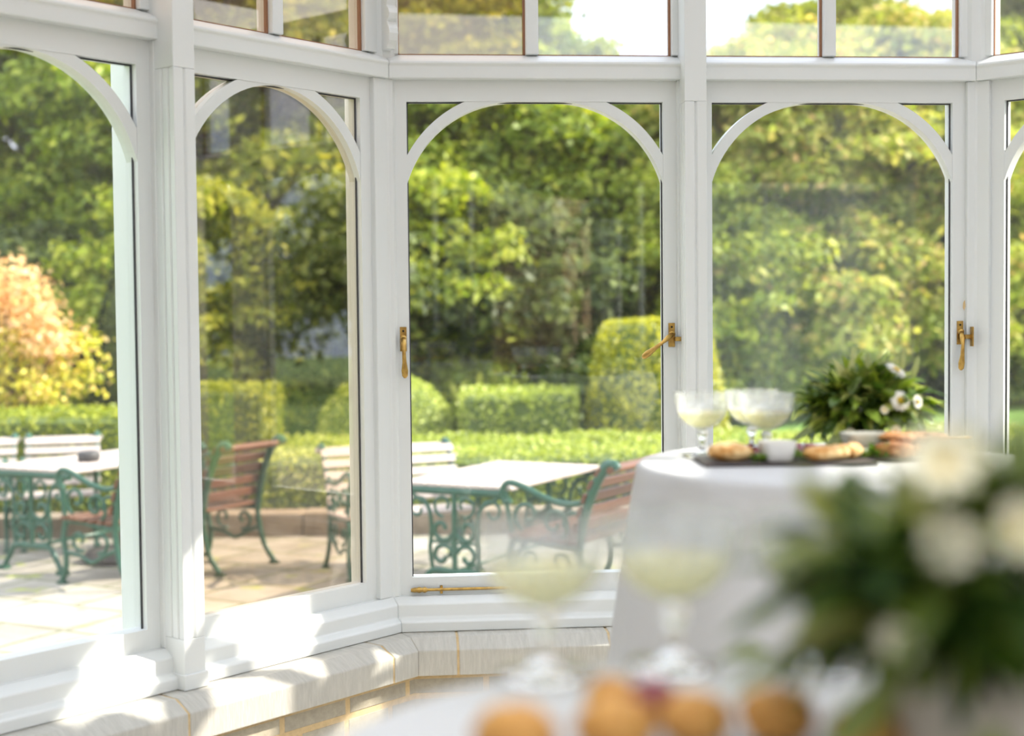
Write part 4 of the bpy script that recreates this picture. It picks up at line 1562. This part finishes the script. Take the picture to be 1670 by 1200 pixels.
fr = [(0.0, 0.0), (0.73, 0.0), (0.72, 0.30), (0.66, 0.82), (0.58, 1.28), (0.53, 1.48), (0.45, 1.55), (0.0, 1.56)]
solid_of_rev('topiary_cone', pc.x, 14.1, fr, 'tall flat-topped golden topiary behind the brass lever handle', 'leaf_topiary', 0.028, 11000, 7)
pc = at(232, 600, 15.5)
co = [(0.0, 0.0), (0.62, 0.0), (0.56, 0.8), (0.42, 1.7), (0.2, 2.5), (0.0, 2.8)]
solid_of_rev('yew_column', pc.x, 15.5, co, 'dark slender clipped yew beside the orange bush', 'leaf_yew', 0.03, 9000, 8)


# autumn bush
def autumn_bush():
    rng = np.random.default_rng(5)
    c = at(-6, 560, 14.2)
    t = empty('autumn_bush', (c.x, 14.2, TERR))
    tag(t, 'autumn bush with yellow and orange leaves at the left edge', 'bush')
    r = random.Random(4)
    lo, hi = [], []
    br = MB()
    for i in range(64):
        a = r.uniform(0, 2 * PI)
        rr = r.uniform(0.1, 0.86)
        z = r.uniform(0.35, 2.2) * (1 - 0.34 * rr)
        s = r.uniform(0.14, 0.26)
        p = (rr * math.cos(a), rr * math.sin(a) * .8, z)
        (hi if z > 1.40 + r.uniform(-.2, .2) else lo).append((p, (s, s, s * .8)))
        br.tube([(0, 0, 0), (p[0] * .5, p[1] * .5, z * .6), p], [0.02, 0.014, 0.006], 5)
    # plumes that reach up
    for (x, z) in ((-0.35, 2.0), (-0.1, 1.95), (0.42, 1.72), (-0.55, 1.75), (0.6, 1.35)):
        hi.append(((x, -0.1, z), (0.16, 0.16, 0.22)))
    P, Q = crown_points(lo, 2600, rng)
    card_obj('yellow_foliage', cards(P, Q, 0.045, rng), 'leaf_yellow', t)['label'] = 'yellow lower leaves'
    P, Q = crown_points(hi, 2400, rng)
    card_obj('orange_foliage', cards(P, Q, 0.045, rng), 'leaf_orange', t)['label'] = 'orange upper leaves'
    br.build('stems', 'bark', t)


autumn_bush()

# trees beyond the lawn: a few built, the rest copied
TG = 'trees beyond the lawn'
defs = [
    dict(seed=1, Ht=8.0, Wd=5.6, mat='leaf_tree', leaf=0.095, per=2900),
    dict(seed=2, Ht=9.0, Wd=5.8, mat='leaf_mid', leaf=0.10, per=2900),
    dict(seed=3, Ht=10.0, Wd=4.6, mat='leaf_dark', leaf=0.09, per=3300, low=0.04, conifer=True),
    dict(seed=4, Ht=6.0, Wd=4.4, mat='leaf_gold', leaf=0.085, per=2800, low=0.12),
    dict(seed=5, Ht=3.6, Wd=3.6, mat='leaf_mid', leaf=0.08, per=2200, low=0.08),
    dict(seed=6, Ht=3.0, Wd=3.4, mat='leaf_shade', leaf=0.08, per=2200, low=0.08),
]
kinds = ['leafy_tree', 'broad_tree', 'conifer', 'golden_tree', 'shrub', 'dark_shrub']
# (kind, pixel x, distance, scale, label)
forest = [
    (1, 60, 24.0, 1.0, 'broad green tree behind the autumn bush, far left'),
    (2, 180, 27.0, 1.05, 'tall dark conifer above the slender clipped yew'),
    (0, 350, 22.0, 0.95, 'leafy tree seen above the square hedge block'),
    (2, 480, 27.0, 1.0, 'dark conifer seen through the angled window, right of its leafy tree'),
    (1, 640, 25.0, 1.0, 'broad green tree above the topiary ball'),
    (0, 790, 23.0, 0.86, 'leafy tree at the left of the stay window'),
    (0, 930, 27.0, 0.66, 'lower leafy tree under the gap of white sky'),
    (1, 1085, 30.0, 0.70, 'broad tree above the golden flat-topped topiary'),
    (2, 1150, 25.0, 0.52, 'dark conifer behind the middle fluted post'),
    (3, 1260, 22.0, 0.98, 'golden tree above the champagne glasses'),
    (1, 1350, 29.0, 0.86, 'broad green tree rising above the arrangement, behind the golden trees'),
    (3, 1450, 23.0, 1.03, 'golden tree above the leafy arrangement'),
    (0, 1590, 27.0, 0.85, 'leafy tree behind the right corner post'),
    (2, 1690, 28.0, 1.05, 'dark conifer at the right photo edge'),
    (4, 300, 18.6, 0.9, 'green shrub left of the square hedge block top'),
    (4, 420, 18.8, 0.8, 'green shrub above the square hedge block'),
    (5, 560, 19.0, 1.0, 'dark shrub behind the topiary ball, left side'),
    (4, 690, 19.5, 0.95, 'green shrub behind the topiary ball, right side'),
    (5, 830, 20.0, 1.05, 'dark shrub in the shade left of the golden topiary'),
    (5, 940, 21.0, 1.0, 'dark shrub touching the left of the golden topiary'),
    (4, 1130, 21.0, 1.0, 'green shrub behind the golden topiary'),
    (5, 1260, 24.0, 1.15, 'dark shrub beyond the strip of lawn'),
    (4, 1420, 25.0, 1.15, 'green shrub directly behind the leafy arrangement'),
    (5, 1540, 24.0, 1.1, 'dark shrub by the right window edge'),
    (4, 1660, 24.0, 1.0, 'green shrub seen through the rightmost window'),
    (5, 60, 19.5, 0.9, 'dark shrub behind the autumn bush'),
]
protos = {}
for k, px, Y, s, lab in forest:
    p = at(px, 600, Y)
    loc = (p.x, Y, TERR + 0.04)
    if k not in protos:
        dd = dict(defs[k])
        t = make_tree(kinds[k], lab, cat='shrub' if k >= 4 else 'tree', **dd)
        t['group'] = TG if k < 4 else 'shrubs at the edge of the lawn'
        t.location = loc
        t.scale = (s,) * 3
        protos[k] = t
    else:
        dup(protos[k], loc, rnd.uniform(0, 6.3), lab, s)
# distant wood that closes the view
rng = np.random.default_rng(77)
wood = empty('woodland', (0, 40, TERR))
tag(wood, 'continuous distant woodland behind all the trees', 'woodland', kind='stuff')
bl = []
for i in range(170):
    a = -20 + 220 * i / 169
    a = math.radians(a)
    R_ = 36 + rnd.uniform(-2, 3)
    bl.append(((R_ * math.cos(a), R_ * math.sin(a) - 38, rnd.uniform(0.8, 4.4)), (rnd.uniform(1.3, 2.4), rnd.uniform(1.3, 2.4), rnd.uniform(1.0, 1.8))))
P, Q = crown_points(bl, 330, rng)
card_obj('foliage', cards(P, Q, 0.2, rng), 'leaf_dark', wood)['kind'] = 'stuff'

# ------------------------------------------------------------------ light
w = bpy.data.worlds.new('sky')
sc.world = w
w.use_nodes = True
nt = w.node_tree
nt.nodes.clear()
out = nt.nodes.new('ShaderNodeOutputWorld')
bg = nt.nodes.new('ShaderNodeBackground')
tc = nt.nodes.new('ShaderNodeTexCoord')
nz = N(nt, 'ShaderNodeTexNoise', Scale=2.4, Detail=5.0, Roughness=0.55)
nt.links.new(tc.outputs['Generated'], nz.inputs['Vector'])
rp = ramp(nt, [(0.36, (0.42, 0.62, 1.0)), (0.58, (1.0, 1.0, 1.0))])
nt.links.new(nz.outputs['Fac'], rp.inputs[0])
nt.links.new(rp.outputs[0], bg.inputs['Color'])
bg.inputs['Strength'].default_value = 2.0
nt.links.new(bg.outputs[0], out.inputs[0])

sun = bpy.data.lights.new('sun', 'SUN')
sun.energy = 8.0
sun.angle = math.radians(0.6)
sun.color = (1.0, 0.93, 0.80)
so = bpy.data.objects.new('sun', sun)
COL.objects.link(so)
SD = Vector((0.76, 0.14, 0.61)).normalized()
so.rotation_euler = SD.to_track_quat('Z', 'Y').to_euler()
so.location = (8, 6, 12)

# ------------------------------------------------------------------ view
sc.view_settings.view_transform = 'Standard'
sc.view_settings.look = 'None'
sc.view_settings.gamma = 1.0
sc.view_settings.use_curve_mapping = False
sc.view_settings.exposure = 0.62
sc.cycles.use_denoising = True
sc.cycles.max_bounces = 12
sc.cycles.diffuse_bounces = 4
sc.cycles.glossy_bounces = 4
sc.cycles.transmission_bounces = 8
sc.cycles.transparent_max_bounces = 32
sc.cycles.caustics_reflective = False
sc.cycles.caustics_refractive = False
sc.cycles.sample_clamp_indirect = 6
